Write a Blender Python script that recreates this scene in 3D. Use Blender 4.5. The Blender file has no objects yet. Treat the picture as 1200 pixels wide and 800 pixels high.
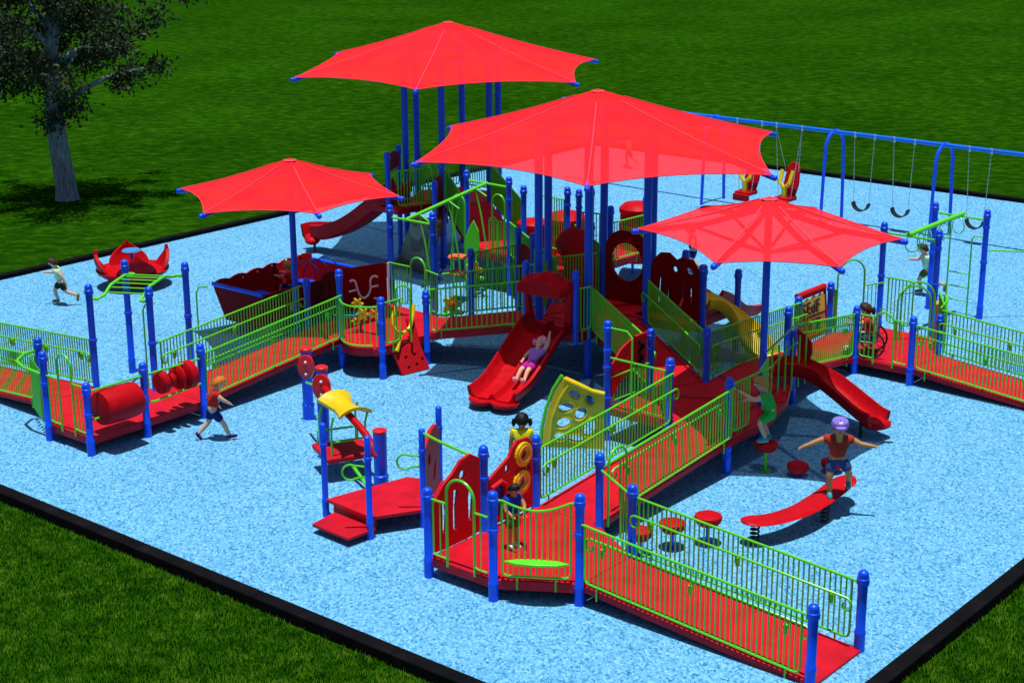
import bpy, math, random
from mathutils import Vector, Matrix, noise
random.seed(7)
R=math.radians
SC=bpy.data.scenes[0] if not bpy.context.scene else bpy.context.scene
COL=SC.collection
V=Vector
# ------------------------------------------------------------------ survey of the site
CAMH=9.7; FPX=1915.0; TILT=R(16.8); ROLL=R(0.36)
FW=V((0,math.cos(TILT),-math.sin(TILT))); RT0=V((1,0,0)); UP0=RT0.cross(FW)
RT=RT0*math.cos(ROLL)-UP0*math.sin(ROLL); UPV=UP0*math.cos(ROLL)+RT0*math.sin(ROLL)
def S(u,v,z=0.0):
    """a surveyed point of the place: picture bearing (u,v) at real height z -> metres"""
    d=FW+RT*((u-600)/FPX)-UPV*((v-400)/FPX)
    t=(z-CAMH)/d.z
    return V((0,0,CAMH))+d*t
C40,S40=math.cos(R(40)),math.sin(R(40))
def W(p,q,z=0.0):
    """plan grid of the playground (p along the front kerb, q away from it)"""
    return V((-0.27+p*C40+q*S40, 20.08-p*S40+q*C40, z))
def L(pt):
    x,y=pt[0]+0.27,pt[1]-20.08
    return (x*C40-y*S40, x*S40+y*C40)
# ------------------------------------------------------------------ materials
def mat(name,col,rough=.35,spec=.5,build=None,metal=0,coat=0):
    m=bpy.data.materials.new(name); m.use_nodes=True
    nt=m.node_tree; b=nt.nodes['Principled BSDF']
    b.inputs['Base Color'].default_value=(*col,1); b.inputs['Roughness'].default_value=rough
    b.inputs['Specular IOR Level'].default_value=spec; b.inputs['Metallic'].default_value=metal
    if coat: b.inputs['Coat Weight'].default_value=coat; b.inputs['Coat Roughness'].default_value=.12
    if build: build(nt,b)
    return m
def N(nt,t,**kw):
    n=nt.nodes.new(t)
    for k,v in kw.items():
        if k in n.inputs: n.inputs[k].default_value=v
        else: setattr(n,k,v)
    return n
def ramp(nt,fac,stops):
    r=nt.nodes.new('ShaderNodeValToRGB'); e=r.color_ramp.elements
    while len(e)<len(stops): e.new(.5)
    for i,(p,c) in enumerate(stops): e[i].position=p; e[i].color=(*c,1)
    nt.links.new(fac,r.inputs['Fac']); return r
def wobble(amount=.06,scale=9,bump=.15):
    def f(nt,b):
        tc=N(nt,'ShaderNodeTexCoord'); n=N(nt,'ShaderNodeTexNoise',Scale=scale,Detail=5.)
        nt.links.new(tc.outputs['Object'],n.inputs['Vector'])
        base=b.inputs['Base Color'].default_value[:3]
        r=ramp(nt,n.outputs['Fac'],[(.25,[c*(1-amount*3) for c in base]),(.55,list(base)),(.8,[min(1,c*(1+amount*2)+.004) for c in base])])
        nt.links.new(r.outputs['Color'],b.inputs['Base Color'])
        rr=N(nt,'ShaderNodeMapRange'); rr.inputs['To Min'].default_value=b.inputs['Roughness'].default_value-.08; rr.inputs['To Max'].default_value=b.inputs['Roughness'].default_value+.15
        nt.links.new(n.outputs['Fac'],rr.inputs['Value']); nt.links.new(rr.outputs['Result'],b.inputs['Roughness'])
        n2=N(nt,'ShaderNodeTexNoise',Scale=160.,Detail=2.); nt.links.new(tc.outputs['Object'],n2.inputs['Vector'])
        bp=N(nt,'ShaderNodeBump',Strength=bump,Distance=.004); nt.links.new(n2.outputs['Fac'],bp.inputs['Height']); nt.links.new(bp.outputs['Normal'],b.inputs['Normal'])
    return f
def floor_nodes(nt,b):
    tc=N(nt,'ShaderNodeTexCoord'); mp=N(nt,'ShaderNodeMapping'); mp.inputs['Rotation'].default_value=(0,0,R(40))
    nt.links.new(tc.outputs['Object'],mp.inputs['Vector'])
    v=N(nt,'ShaderNodeTexVoronoi',Scale=26.); v.inputs['Randomness'].default_value=.0
    nt.links.new(mp.outputs['Vector'],v.inputs['Vector'])
    base=b.inputs['Base Color'].default_value[:3]
    n=N(nt,'ShaderNodeTexNoise',Scale=3.,Detail=6.); nt.links.new(tc.outputs['Object'],n.inputs['Vector'])
    r1=ramp(nt,n.outputs['Fac'],[(.3,[c*.72 for c in base]),(.6,list(base))])
    r2=ramp(nt,v.outputs['Distance'],[(.16,(.35,.35,.35)),(.24,(1,1,1))])
    mx=N(nt,'ShaderNodeMixRGB',blend_type='MULTIPLY'); mx.inputs['Fac'].default_value=.75
    nt.links.new(r1.outputs['Color'],mx.inputs['Color1']); nt.links.new(r2.outputs['Color'],mx.inputs['Color2'])
    nt.links.new(mx.outputs['Color'],b.inputs['Base Color'])
def rubber_nodes(nt,b):
    tc=N(nt,'ShaderNodeTexCoord')
    mp=N(nt,'ShaderNodeMapping'); mp.inputs['Scale'].default_value=(1,.62,1); nt.links.new(tc.outputs['Object'],mp.inputs['Vector'])
    v=N(nt,'ShaderNodeTexVoronoi',Scale=36.,feature='F1'); nt.links.new(mp.outputs['Vector'],v.inputs['Vector'])
    sp=N(nt,'ShaderNodeSeparateColor'); nt.links.new(v.outputs['Color'],sp.inputs['Color'])
    r=ramp(nt,sp.outputs['Red'],[(.0,(.03,.20,.44)),(.22,(.095,.37,.63)),(.6,(.14,.45,.71)),(1.,(.25,.57,.80))])
    n=N(nt,'ShaderNodeTexNoise',Scale=.5,Detail=5.); nt.links.new(tc.outputs['Object'],n.inputs['Vector'])
    r2=ramp(nt,n.outputs['Fac'],[(.3,(.9,.92,.95)),(.7,(1,1,1))])
    n3=N(nt,'ShaderNodeTexNoise',Scale=26.,Detail=4.); nt.links.new(mp.outputs['Vector'],n3.inputs['Vector'])
    r3=ramp(nt,n3.outputs['Fac'],[(.34,(.62,.74,.86)),(.48,(1,1,1))])
    mx=N(nt,'ShaderNodeMixRGB',blend_type='MULTIPLY'); mx.inputs['Fac'].default_value=1
    mx2=N(nt,'ShaderNodeMixRGB',blend_type='MULTIPLY'); mx2.inputs['Fac'].default_value=1
    nt.links.new(r.outputs['Color'],mx.inputs['Color1']); nt.links.new(r2.outputs['Color'],mx.inputs['Color2'])
    nt.links.new(mx.outputs['Color'],mx2.inputs['Color1']); nt.links.new(r3.outputs['Color'],mx2.inputs['Color2'])
    nt.links.new(mx2.outputs['Color'],b.inputs['Base Color'])
    bp=N(nt,'ShaderNodeBump',Strength=.25,Distance=.01); nt.links.new(n3.outputs['Fac'],bp.inputs['Height']); nt.links.new(bp.outputs['Normal'],b.inputs['Normal'])
def lawn_nodes(nt,b):
    tc=N(nt,'ShaderNodeTexCoord')
    mp=N(nt,'ShaderNodeMapping'); mp.inputs['Scale'].default_value=(.75,1.15,1); nt.links.new(tc.outputs['Object'],mp.inputs['Vector'])
    n=N(nt,'ShaderNodeTexNoise',Scale=2.6,Detail=10.,Roughness=.78); nt.links.new(mp.outputs['Vector'],n.inputs['Vector'])
    n2=N(nt,'ShaderNodeTexNoise',Scale=.13,Detail=4.); nt.links.new(tc.outputs['Object'],n2.inputs['Vector'])
    r=ramp(nt,n.outputs['Fac'],[(.34,(.005,.030,.001)),(.5,(.012,.064,.0015)),(.68,(.045,.135,.004))])
    r2=ramp(nt,n2.outputs['Fac'],[(.35,(.75,.8,.7)),(.65,(1.12,1.1,1.0))])
    mx=N(nt,'ShaderNodeMixRGB',blend_type='MULTIPLY'); mx.inputs['Fac'].default_value=1
    nt.links.new(r.outputs['Color'],mx.inputs['Color1']); nt.links.new(r2.outputs['Color'],mx.inputs['Color2'])
    nt.links.new(mx.outputs['Color'],b.inputs['Base Color'])
    bp=N(nt,'ShaderNodeBump',Strength=.8,Distance=.08); nt.links.new(n.outputs['Fac'],bp.inputs['Height']); nt.links.new(bp.outputs['Normal'],b.inputs['Normal'])
def bark_nodes(nt,b):
    tc=N(nt,'ShaderNodeTexCoord'); mp=N(nt,'ShaderNodeMapping'); mp.inputs['Scale'].default_value=(7,7,1.3); nt.links.new(tc.outputs['Object'],mp.inputs['Vector'])
    n=N(nt,'ShaderNodeTexNoise',Scale=2.,Detail=8.,Roughness=.7); nt.links.new(mp.outputs['Vector'],n.inputs['Vector'])
    r=ramp(nt,n.outputs['Fac'],[(.35,(.12,.17,.24)),(.55,(.26,.33,.42)),(.7,(.60,.60,.56))]); nt.links.new(r.outputs['Color'],b.inputs['Base Color'])
    bp=N(nt,'ShaderNodeBump',Strength=.8,Distance=.05); nt.links.new(n.outputs['Fac'],bp.inputs['Height']); nt.links.new(bp.outputs['Normal'],b.inputs['Normal'])
def rock_nodes(nt,b):
    tc=N(nt,'ShaderNodeTexCoord'); n=N(nt,'ShaderNodeTexVoronoi',Scale=3.4); nt.links.new(tc.outputs['Object'],n.inputs['Vector'])
    sp=N(nt,'ShaderNodeSeparateColor'); nt.links.new(n.outputs['Color'],sp.inputs['Color'])
    r=ramp(nt,sp.outputs['Red'],[(0,(.12,.085,.07)),(1,(.27,.20,.16))]); nt.links.new(r.outputs['Color'],b.inputs['Base Color'])
M={
 'blue':mat('blue powder coat',(.0,.085,.95),.3,.5,wobble(.03)),
 'beamblue':mat('mid blue powder coat',(.0,.16,.80),.3,.5,wobble(.03)),
 'green':mat('green powder coat',(.10,.66,.015),.3,.5,wobble(.03)),
 'red':mat('red moulded plastic',(.52,.004,.010),.40,.10,wobble(.05)),
 'redbrd':mat('red board',(.60,.010,.016),.5,.10,wobble(.05)),
 'floor':mat('red coated deck',(.62,.006,.022),.5,.2,floor_nodes),
 'maroon':mat('dark red panel board',(.26,.003,.007),.55,.06,wobble(.05)),
 'redcap':mat('red disc',(.75,.01,.02),.3),
 'yellow':mat('yellow plastic',(.78,.56,.0),.35,.5,wobble(.04)),
 'orange':mat('orange plastic',(.85,.32,.01),.35),
 'tan':mat('mustard climbing board',(.50,.30,.02),.5,.4,wobble(.06)),
 'white':mat('white paint',(.8,.8,.78),.4),
 'silver':mat('galvanised steel',(.62,.64,.66),.35,.5,metal=.6),
 'black':mat('black rubber',(.012,.014,.016),.5,.4,wobble(.1)),
 'kerb':mat('black edging timber',(.004,.004,.006),.9,.1,wobble(.2,3)),
 'rubber':mat('blue poured rubber',(.2,.5,.7),.85,.2,rubber_nodes),
 'lawn':mat('mown lawn',(.03,.12,.01),1.,.0,lawn_nodes),
 'bark':mat('grey bark',(.2,.25,.3),.9,.1,bark_nodes),
 'rock':mat('dark grey rock wall',(.1,.1,.1),.8,.2,rock_nodes),
 'dblue':mat('dark blue plastic',(.0,.03,.35),.4),
 'lblue':mat('light blue plastic',(.05,.3,.75),.35),
 'leafg':mat('lime plastic',(.12,.75,.02),.35),
 'skin':mat('fair skin',(.72,.42,.28),.6,.3,wobble(.03)),
 'skin2':mat('tan skin',(.50,.25,.10),.6,.3,wobble(.03)),
 'hbrown':mat('brown hair',(.045,.015,.007),.6,.3,wobble(.15,60)),
 'hblack':mat('black hair',(.006,.005,.005),.5,.3,wobble(.15,60)),
 'horange':mat('ginger hair',(.62,.17,.02),.6,.3,wobble(.12,60)),
 'hblond':mat('sandy hair',(.45,.26,.06),.6,.3,wobble(.12,60)),
 'eye':mat('eye',(.02,.015,.01),.2),
 'lip':mat('lip',(.45,.10,.08),.5),
}
def cloth(name,c): 
    M[name]=mat(name+' cloth',c,.85,.2,wobble(.06,14,.4))
for n_,c_ in (('mint',(.62,.82,.50)),('darkshort',(.02,.03,.02)),('cred',(.62,.02,.02)),('navy',(.01,.02,.16)),('cyellow',(.88,.80,.02)),('cpurple',(.42,.18,.72)),('magenta',(.45,.01,.30)),('pink',(.85,.35,.5)),('cgreen',(.02,.42,.06)),('cbrick',(.36,.035,.02)),('corange',(.75,.14,.05)),('denim',(.03,.07,.22)),('cwhite',(.8,.8,.8)),('cblue',(.01,.05,.5)),('capviolet',(.25,.18,.68)),('teal',(.02,.35,.42)),('shoewhite',(.75,.75,.78)),('olive',(.12,.16,.03)),('lilac',(.7,.6,.8))): cloth(n_,c_)
def fabric():
    m=bpy.data.materials.new('red shade fabric'); m.use_nodes=True; nt=m.node_tree; nt.nodes.clear()
    o=N(nt,'ShaderNodeOutputMaterial'); d=N(nt,'ShaderNodeBsdfDiffuse'); t=N(nt,'ShaderNodeBsdfTranslucent'); tr=N(nt,'ShaderNodeBsdfTransparent')
    c=(.9,.024,.03,1)
    tc=N(nt,'ShaderNodeTexCoord'); n=N(nt,'ShaderNodeTexNoise',Scale=1.2,Detail=6.); nt.links.new(tc.outputs['Object'],n.inputs['Vector'])
    r=ramp(nt,n.outputs['Fac'],[(.3,(.86,.020,.026)),(.7,(.95,.028,.036))])
    t.inputs[0].default_value=c
    nt.links.new(r.outputs['Color'],d.inputs[0])
    m1=N(nt,'ShaderNodeMixShader'); m1.inputs[0].default_value=.015; nt.links.new(d.outputs[0],m1.inputs[1]); nt.links.new(t.outputs[0],m1.inputs[2])
    m2=N(nt,'ShaderNodeMixShader'); m2.inputs[0].default_value=.08; nt.links.new(m1.outputs[0],m2.inputs[1]); nt.links.new(tr.outputs[0],m2.inputs[2])
    # woven bump
    w=N(nt,'ShaderNodeTexNoise',Scale=90.); nt.links.new(tc.outputs['Object'],w.inputs['Vector'])
    bp=N(nt,'ShaderNodeBump',Strength=.2,Distance=.01); nt.links.new(w.outputs['Fac'],bp.inputs['Height']); nt.links.new(bp.outputs['Normal'],d.inputs['Normal'])
    nt.links.new(m2.outputs[0],o.inputs[0]); return m
M['fabric']=fabric(); M['seam']=mat('seam tape',(.80,.05,.10),.8)
# ------------------------------------------------------------------ mesh builder
class MB:
    def __init__(s): s.v=[]; s.f=[]
    def add(s,vs,fs):
        k=len(s.v); s.v+= [V(x) for x in vs]; s.f+=[tuple(i+k for i in f) for f in fs]; return s
    def box(s,c,sx,sy,sz,rot=None):
        c=V(c); m=rot if rot else Matrix.Identity(3)
        vs=[c+m@V((x*sx/2,y*sy/2,z*sz/2)) for x in(-1,1) for y in(-1,1) for z in(-1,1)]
        return s.add(vs,[(0,1,3,2),(4,6,7,5),(0,4,5,1),(2,3,7,6),(0,2,6,4),(1,5,7,3)])
    def tube(s,pts,r,n=8,closed=False):
        pts=[V(p) for p in pts]; m=len(pts); rs=r if isinstance(r,(list,tuple)) else [r]*m
        rings=[]; ref=None
        for i,p in enumerate(pts):
            if closed: t=(pts[(i+1)%m]-pts[i-1])
            else: t=pts[min(i+1,m-1)]-pts[max(i-1,0)]
            t.normalize()
            if ref is None: ref=V((0,0,1)) if abs(t.z)<.9 else V((1,0,0))
            a=(ref-t*ref.dot(t)); 
            if a.length<1e-4: a=t.orthogonal()
            a.normalize(); ref=a; b=t.cross(a)
            rings.append([p+(a*math.cos(2*math.pi*k/n)+b*math.sin(2*math.pi*k/n))*rs[i] for k in range(n)])
        vs=[v for rg in rings for v in rg]; fs=[]
        for i in range(m if closed else m-1):
            j=(i+1)%m
            for k in range(n): fs.append((i*n+k,i*n+(k+1)%n,j*n+(k+1)%n,j*n+k))
        if not closed: fs.append(tuple(range(n))[::-1]); fs.append(tuple((m-1)*n+k for k in range(n)))
        return s.add(vs,fs)
    def lathe(s,c,prof,n=14,axis=V((0,0,1))):
        c=V(c); axis=V(axis).normalized(); a=axis.orthogonal().normalized(); b=axis.cross(a)
        vs=[];m=len(prof)
        for r,h in prof:
            for k in range(n): vs.append(c+axis*h+(a*math.cos(2*math.pi*k/n)+b*math.sin(2*math.pi*k/n))*max(r,.0005))
        fs=[(i*n+k,i*n+(k+1)%n,(i+1)*n+(k+1)%n,(i+1)*n+k) for i in range(m-1) for k in range(n)]
        fs.append(tuple(range(n))[::-1]); fs.append(tuple((m-1)*n+k for k in range(n)))
        return s.add(vs,fs)
    def ball(s,c,r,n=10,m=7,sc=(1,1,1),rot=None):
        c=V(c); mt=rot if rot else Matrix.Identity(3); vs=[]
        for i in range(m+1):
            th=math.pi*i/m
            for k in range(n):
                ph=2*math.pi*k/n; rr=max(math.sin(th),.001)
                vs.append(c+mt@V((r*sc[0]*rr*math.cos(ph),r*sc[1]*rr*math.sin(ph),r*sc[2]*math.cos(th))))
        fs=[(i*n+k,(i+1)*n+k,(i+1)*n+(k+1)%n,i*n+(k+1)%n) for i in range(m) for k in range(n)]
        return s.add(vs,fs)
    def slab(s,top,th,drop=None):
        """polygon of 3-D top points given a thickness th downward"""
        top=[V(t) for t in top]; n=len(top); bot=[t-V((0,0,th)) for t in top]
        fs=[tuple(range(n)),tuple(range(2*n-1,n-1,-1))]+[(i,i+n,(i+1)%n+n,(i+1)%n) for i in range(n)]
        return s.add(top+bot,fs)
    def plate(s,outline,holes,o,ux,uz,th):
        """flat board: 2-D outline with holes (polygons) in the plane (ux,uz) at o, thickness th"""
        from mathutils.geometry import tessellate_polygon
        polys=[[V((a,b,0)) for a,b in outline]]+[[V((a,b,0)) for a,b in h] for h in holes]
        tri=tessellate_polygon(polys); flat=[p for pl in polys for p in pl]
        ux=V(ux).normalized(); uz=V(uz).normalized(); nn=ux.cross(uz); n=len(flat)
        vs=[V(o)+ux*p.x+uz*p.y+nn*th/2 for p in flat]+[V(o)+ux*p.x+uz*p.y-nn*th/2 for p in flat]
        fs=[tuple(t) for t in tri]+[tuple(i+n for i in t[::-1]) for t in tri]
        k=0
        for pl in polys:
            m=len(pl)
            for i in range(m): fs.append((k+i,k+(i+1)%m,k+(i+1)%m+n,k+i+n))
            k+=m
        return s.add(vs,fs)
    def sweep(s,prof,path,side=None):
        """closed 2-D profile (sideways, up) swept along path; side(i) overrides the sideways vector"""
        path=[V(p) for p in path]; m=len(path); n=len(prof); vs=[]
        for i,p in enumerate(path):
            t=(path[min(i+1,m-1)]-path[max(i-1,0)]).normalized()
            sd=side(i) if side else t.cross(V((0,0,1))).normalized()
            up=sd.cross(t).normalized()
            vs+=[p+sd*a+up*b for a,b in prof]
        fs=[(i*n+k,i*n+(k+1)%n,(i+1)*n+(k+1)%n,(i+1)*n+k) for i in range(m-1) for k in range(n)]
        fs.append(tuple(range(n))[::-1]); fs.append(tuple((m-1)*n+k for k in range(n)))
        return s.add(vs,fs)
    def build(s,name,material,parent=None,smooth=True,bevel=0,label=None,**tags):
        org=root_loc(parent)
        me=bpy.data.meshes.new(name); me.from_pydata([tuple(v-org) for v in s.v],[],s.f)
        import bmesh
        bm=bmesh.new(); bm.from_mesh(me); bmesh.ops.recalc_face_normals(bm,faces=bm.faces); bm.to_mesh(me); bm.free()
        me.materials.append(M[material] if isinstance(material,str) else material)
        if smooth:
            for p in me.polygons: p.use_smooth=True
            try: me.set_sharp_from_angle(angle=R(35))
            except Exception: pass
        o=bpy.data.objects.new(name,me); COL.objects.link(o)
        if parent: o.parent=parent
        if bevel:
            b=o.modifiers.new('bevel','BEVEL'); b.width=bevel; b.segments=2; b.limit_method='ANGLE'; b.angle_limit=R(40)
        if label: o['label']=label
        for k,v in tags.items(): o[k]=v
        return o
def root_loc(o):
    while o is not None and o.parent: o=o.parent
    return V(o.location) if o is not None else V((0,0,0))
def thing(name,label,cat,loc=(0,0,0),group=None):
    o=bpy.data.objects.new(name,None); COL.objects.link(o); o.location=V(loc); o.empty_display_size=.2
    o['label']=label; o['category']=cat
    if group: o['group']=group
    return o
def circle(cx,cy,rx,ry=None,n=16,a0=0):
    ry=ry or rx; return [(cx+rx*math.cos(a0+2*math.pi*k/n),cy+ry*math.sin(a0+2*math.pi*k/n)) for k in range(n)]
def smoothpath(pts,n=8):
    pts=[V(p) for p in pts]; out=[]; m=len(pts)
    for i in range(m-1):
        p0=pts[max(i-1,0)];p1=pts[i];p2=pts[i+1];p3=pts[min(i+2,m-1)]
        for k in range(n):
            t=k/n; out.append(.5*((2*p1)+(-p0+p2)*t+(2*p0-5*p1+4*p2-p3)*t*t+(-p0+3*p1-3*p2+p3)*t**3))
    out.append(pts[-1]); return out
# ------------------------------------------------------------------ shared kit
def post(parent,pq,top,base=0,r=.062,cuffs=(),mtl='blue',name='post',lip=True):
    p=W(*pq) if len(pq)==2 else V(pq); p.z=0
    mb=MB(); pr=[(r,base)]
    if base<.05: pr=[(r*1.13,base),(r*1.13,base+.22),(r*1.2,base+.24),(r*1.2,base+.27),(r,base+.29)]
    for c in sorted(cuffs): pr+=[(r,c-.03),(r*1.25,c-.025),(r*1.25,c+.025),(r,c+.03)]
    if lip: pr+=[(r,top-.30),(r*1.05,top-.30)] ; pr+=[(r*1.05,top-.19),(r*1.3,top-.18),(r*1.3,top-.11),(r*1.14,top-.1),(r*1.14,top-.05)]
    pr+=[(r*1.05,top-.03),(r*.8,top-.01),(r*.4,top)]
    mb.lathe(p,pr,14); return mb.build(name,mtl,parent)
def arch(parent_mb,a,b,z0,z1,r=.02):
    """tall inverted U of tube between plan points a and b"""
    A=V((a.x,a.y,z0));B=V((b.x,b.y,z0));c=(A+B)/2;h=(B-A)/2;rr=h.length
    pts=[A]+[V((c.x-h.x*math.cos(t),c.y-h.y*math.cos(t),z1-rr+rr*math.sin(t))) for t in [math.pi*k/12 for k in range(13)]]+[B]
    parent_mb.tube(pts,r)
def rail(parent,a,b,za,zb,h=.88,hand=0,gap=.075,e0=.10,e1=.10,name='railing',low=.07,mtl='green',sag=0,feet=True):
    A=W(*a);B=W(*b);d=(B-A);Ln=d.length;d.normalize()
    f=lambda s_,z:V((A.x+d.x*s_,A.y+d.y*s_,za+(zb-za)*s_/Ln+z))
    mb=MB(); s0,s1=e0,Ln-e1
    tp=lambda s_: h-(sag*math.sin(math.pi*(s_-s0)/(s1-s0)) if sag else 0)
    top=[f(s0+(s1-s0)*k/12,tp(s0+(s1-s0)*k/12)) for k in range(13)] if sag else [f(s0,h),f(s1,h)]
    mb.tube([f(0.03,h)]+top+[f(Ln-.03,h)],.018)
    mb.tube([f(s0,h),f(s0,low+.08),f(s0+.02,low+.02),f(s0+.08,low),f(s1-.08,low),f(s1-.02,low+.02),f(s1,low+.08),f(s1,h)],.017)
    n=max(1,int((s1-s0)/gap))
    for k in range(1,n):
        x=s0+(s1-s0)*k/n; mb.tube([f(x,low),f(x,tp(x))],.0115,6)
    if feet:
        for x in (s0+.2,s1-.2): mb.tube([f(x,low),f(x,-.13)],.013,6)
    o=mb.build(name,mtl,parent)
    if hand:
        sd=V((-d.y,d.x,0))*hand*.11; hb=MB(); g=lambda x,z:f(x,z)+sd
        lp=lambda x,dr:[g(x,.66),g(x+.05*dr,.63),g(x+.065*dr,.57),g(x+.04*dr,.50),g(x-.02*dr,.49),g(x-.06*dr,.53),g(x-.05*dr,.58)]
        hb.tube(lp(s0,-1)[::-1]+lp(s1,1),.017)
        for k in range(max(2,int(Ln/1.3)+1)):
            x=s0+.25+(s1-s0-.5)*k/max(1,int(Ln/1.3)); hb.tube([g(x,.66),g(x,.55),f(x,.55)],.013,6)
            hb.box((g(x,.55)+f(x,.55))/2,.05,.05,.12)
        hb.build('handrail',mtl,o)
    return o
def floor(parent,corners,th=.13,name='floor',mtl='floor',label=None):
    mb=MB(); mb.slab([W(p,q,z) for p,q,z in corners],th); return mb.build(name,mtl,parent,smooth=False,bevel=.012,label=label)
def gate_panel(parent,a,b,z,h=.88,arch_h=1.2,o0=.33,o1=.67):
    """short barred panels either side of a tall arched opening"""
    A=W(*a);B=W(*b);d=(B-A);Ln=d.length;d.normalize(); f=lambda s_,zz:V((A.x+d.x*s_,A.y+d.y*s_,z+zz))
    mb=MB(); xs=[(.10,Ln*o0),(Ln*o1,Ln-.10)]
    pa,pb=f(Ln*o0,0),f(Ln*o1,0); arch(mb,pa,pb,z-.05,z+arch_h,.02)
    for x0,x1 in xs:
        mb.tube([f(x0,h),f(x1,h)],.017); mb.tube([f(x0,h),f(x0,.1),f(x0+.05,.07),f(x1,.07)],.015)
        n=max(2,int((x1-x0)/.085))
        for k in range(1,n): x=x0+(x1-x0)*k/n; mb.tube([f(x,.07),f(x,h)],.0095,6)
    mb.tube([f(0,h),f(.1,h)],.017); mb.tube([f(Ln-.1,h),f(Ln,h)],.017)
    return mb.build('gate_railing','green',parent)
# ------------------------------------------------------------------ the setting
def struct(o): o['kind']='structure'; return o
mb=MB(); g=[(-400,-60),(400,-60),(400,900),(-400,900)]
mb.slab([V((x,y,-.06)) for x,y in g],.5); struct(mb.build('lawn','lawn',None,False))
PMIN,PMAX,QMIN,QMAX=-20.15,5.04,-1.92,28.8
mb=MB(); mb.slab([W(PMIN,QMIN,0),W(PMAX,QMIN,0),W(PMAX,QMAX,0),W(PMIN,QMAX,0)],.4); struct(mb.build('playground_surface','rubber',None,False))
def kerb(a,b,label):
    A=W(*a);B=W(*b);d=(B-A).normalized(); n=V((-d.y,d.x,0)); mb=MB()
    ln=(B-A).length; k=max(1,int(ln/2.4))
    for i in range(k):
        P0=A+d*(ln*i/k+.004);P1=A+d*(ln*(i+1)/k-.004); c=(P0+P1)/2; c.z=-.06
        mb.box(c,(P1-P0).length,.22,.34,Matrix((d,n,V((0,0,1)))).transposed())
    struct(mb.build('kerb','kerb',None,False,bevel=.015))
e=.11
kerb((PMIN-2*e,QMIN-e),(PMAX+2*e,QMIN-e),'front'); kerb((PMIN-2*e,QMAX+e),(PMAX+2*e,QMAX+e),'back')
kerb((PMIN-e,QMIN),(PMIN-e,QMAX),'left'); kerb((PMAX+e,QMIN),(PMAX+e,QMAX),'right')
# grass blades: one mass nobody could count
gb=MB(); rnd=random.Random(3)
def inside(p,q,m=.25): return PMIN-m<p<PMAX+m and QMIN-m<q<QMAX+m
def blades(n,x0,x1,y0,y1,hh,ww,cnt):
    k=0
    while k<n:
        x=rnd.uniform(x0,x1);y=rnd.uniform(y0,y1)
        if abs(x)>y*.33+1.2: continue
        if inside(*L((x,y))): continue
        k+=1
        for _ in range(cnt):
            a=rnd.uniform(0,6.283);ang=rnd.uniform(0,6.283);h=hh*rnd.uniform(.5,1.2);w=ww
            bx=x+rnd.gauss(0,ww*2.5);by=y+rnd.gauss(0,ww*2.5)
            t=V((bx+math.cos(ang)*h*.5,by+math.sin(ang)*h*.5,-.06+h)); s_=V((math.cos(a)*w,math.sin(a)*w,0)); c=V((bx,by,-.062))
            i=len(gb.v); gb.v+=[c-s_,c+s_,t]; gb.f.append((i,i+1,i+2))
blades(42000,-9,2,15.2,25,.06,.008,3)
blades(16000,3.5,9,15,24,.06,.008,3)
def gcol(nt,b):
    o=N(nt,'ShaderNodeNewGeometry'); n=N(nt,'ShaderNodeTexNoise',Scale=3.2,Detail=6.,Roughness=.7); nt.links.new(o.outputs['Position'],n.inputs['Vector'])
    r=ramp(nt,n.outputs['Fac'],[(.32,(.012,.07,.002)),(.5,(.05,.20,.006)),(.68,(.17,.34,.02))]); nt.links.new(r.outputs['Color'],b.inputs['Base Color'])
M['grass']=mat('grass blades',(.05,.15,.01),1.,.0,gcol)
me=bpy.data.meshes.new('grass'); me.from_pydata([tuple(v) for v in gb.v],[],gb.f); me.materials.append(M['grass'])
go=bpy.data.objects.new('grass',me); COL.objects.link(go); go['kind']='stuff'; go['label']='short dark green grass blades growing across the lawn'; go['category']='grass'
# ------------------------------------------------------------------ tree
def leafcol(nt,b):
    o=N(nt,'ShaderNodeNewGeometry'); n=N(nt,'ShaderNodeTexNoise',Scale=2.2,Detail=5.); nt.links.new(o.outputs['Position'],n.inputs['Vector'])
    r=ramp(nt,n.outputs['Fac'],[(.3,(.010,.016,.006)),(.55,(.022,.045,.012)),(.72,(.10,.06,.03))]); nt.links.new(r.outputs['Color'],b.inputs['Base Color'])
M['leaf']=mat('dark leaves',(.02,.05,.01),.7,.3,leafcol)
tb=S(79,231,0)
T=thing('tree','leafy tree with pale grey trunk standing alone on the lawn','tree',tb)
mb=MB(); tr=[tb+V((0,0,-.2)),tb+V((-.02,0,.4)),tb+V((-.12,.0,1.5)),tb+V((-.2,.1,2.6)),tb+V((-.2,.1,3.8)),tb+V((0,.2,5.2)),tb+V((.2,.2,6.8))]
mb.tube(smoothpath(tr,5),[.34-.006*i if i>3 else .42-.03*i for i in range(31)],14)
rt=random.Random(5); tips=[]
for k in range(16):
    z=2.6+k*.25; a=k*2.4; l=rt.uniform(2.0,3.6)*(1-.035*k); s0=tb+V((-.15,.1,z)); e_=s0+V((math.cos(a)*l,math.sin(a)*l,rt.uniform(.5,1.4)))
    m_=(s0+e_)/2+V((0,0,.25)); mb.tube(smoothpath([s0,m_,e_],4),[.11-.011*i for i in range(9)],7); tips+= [(m_+e_)/2,e_,s0*.35+e_*.65]
mb.build('trunk','bark',T)
lb=MB()
centres=tips+[tb+V((rt.gauss(0,1.6),rt.gauss(0,1.6),rt.uniform(3.6,8.0))) for _ in range(60)]+[tb+V((-1.6,.1,3.2)),tb+V((-1.9,0,3.6)),tb+V((.4,0,2.55)),tb+V((-.15,-.3,2.3)),tb+V((.25,-.2,3.0)),tb+V((-1.2,.2,3.5)),tb+V((-.7,-.2,3.4))]
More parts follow.
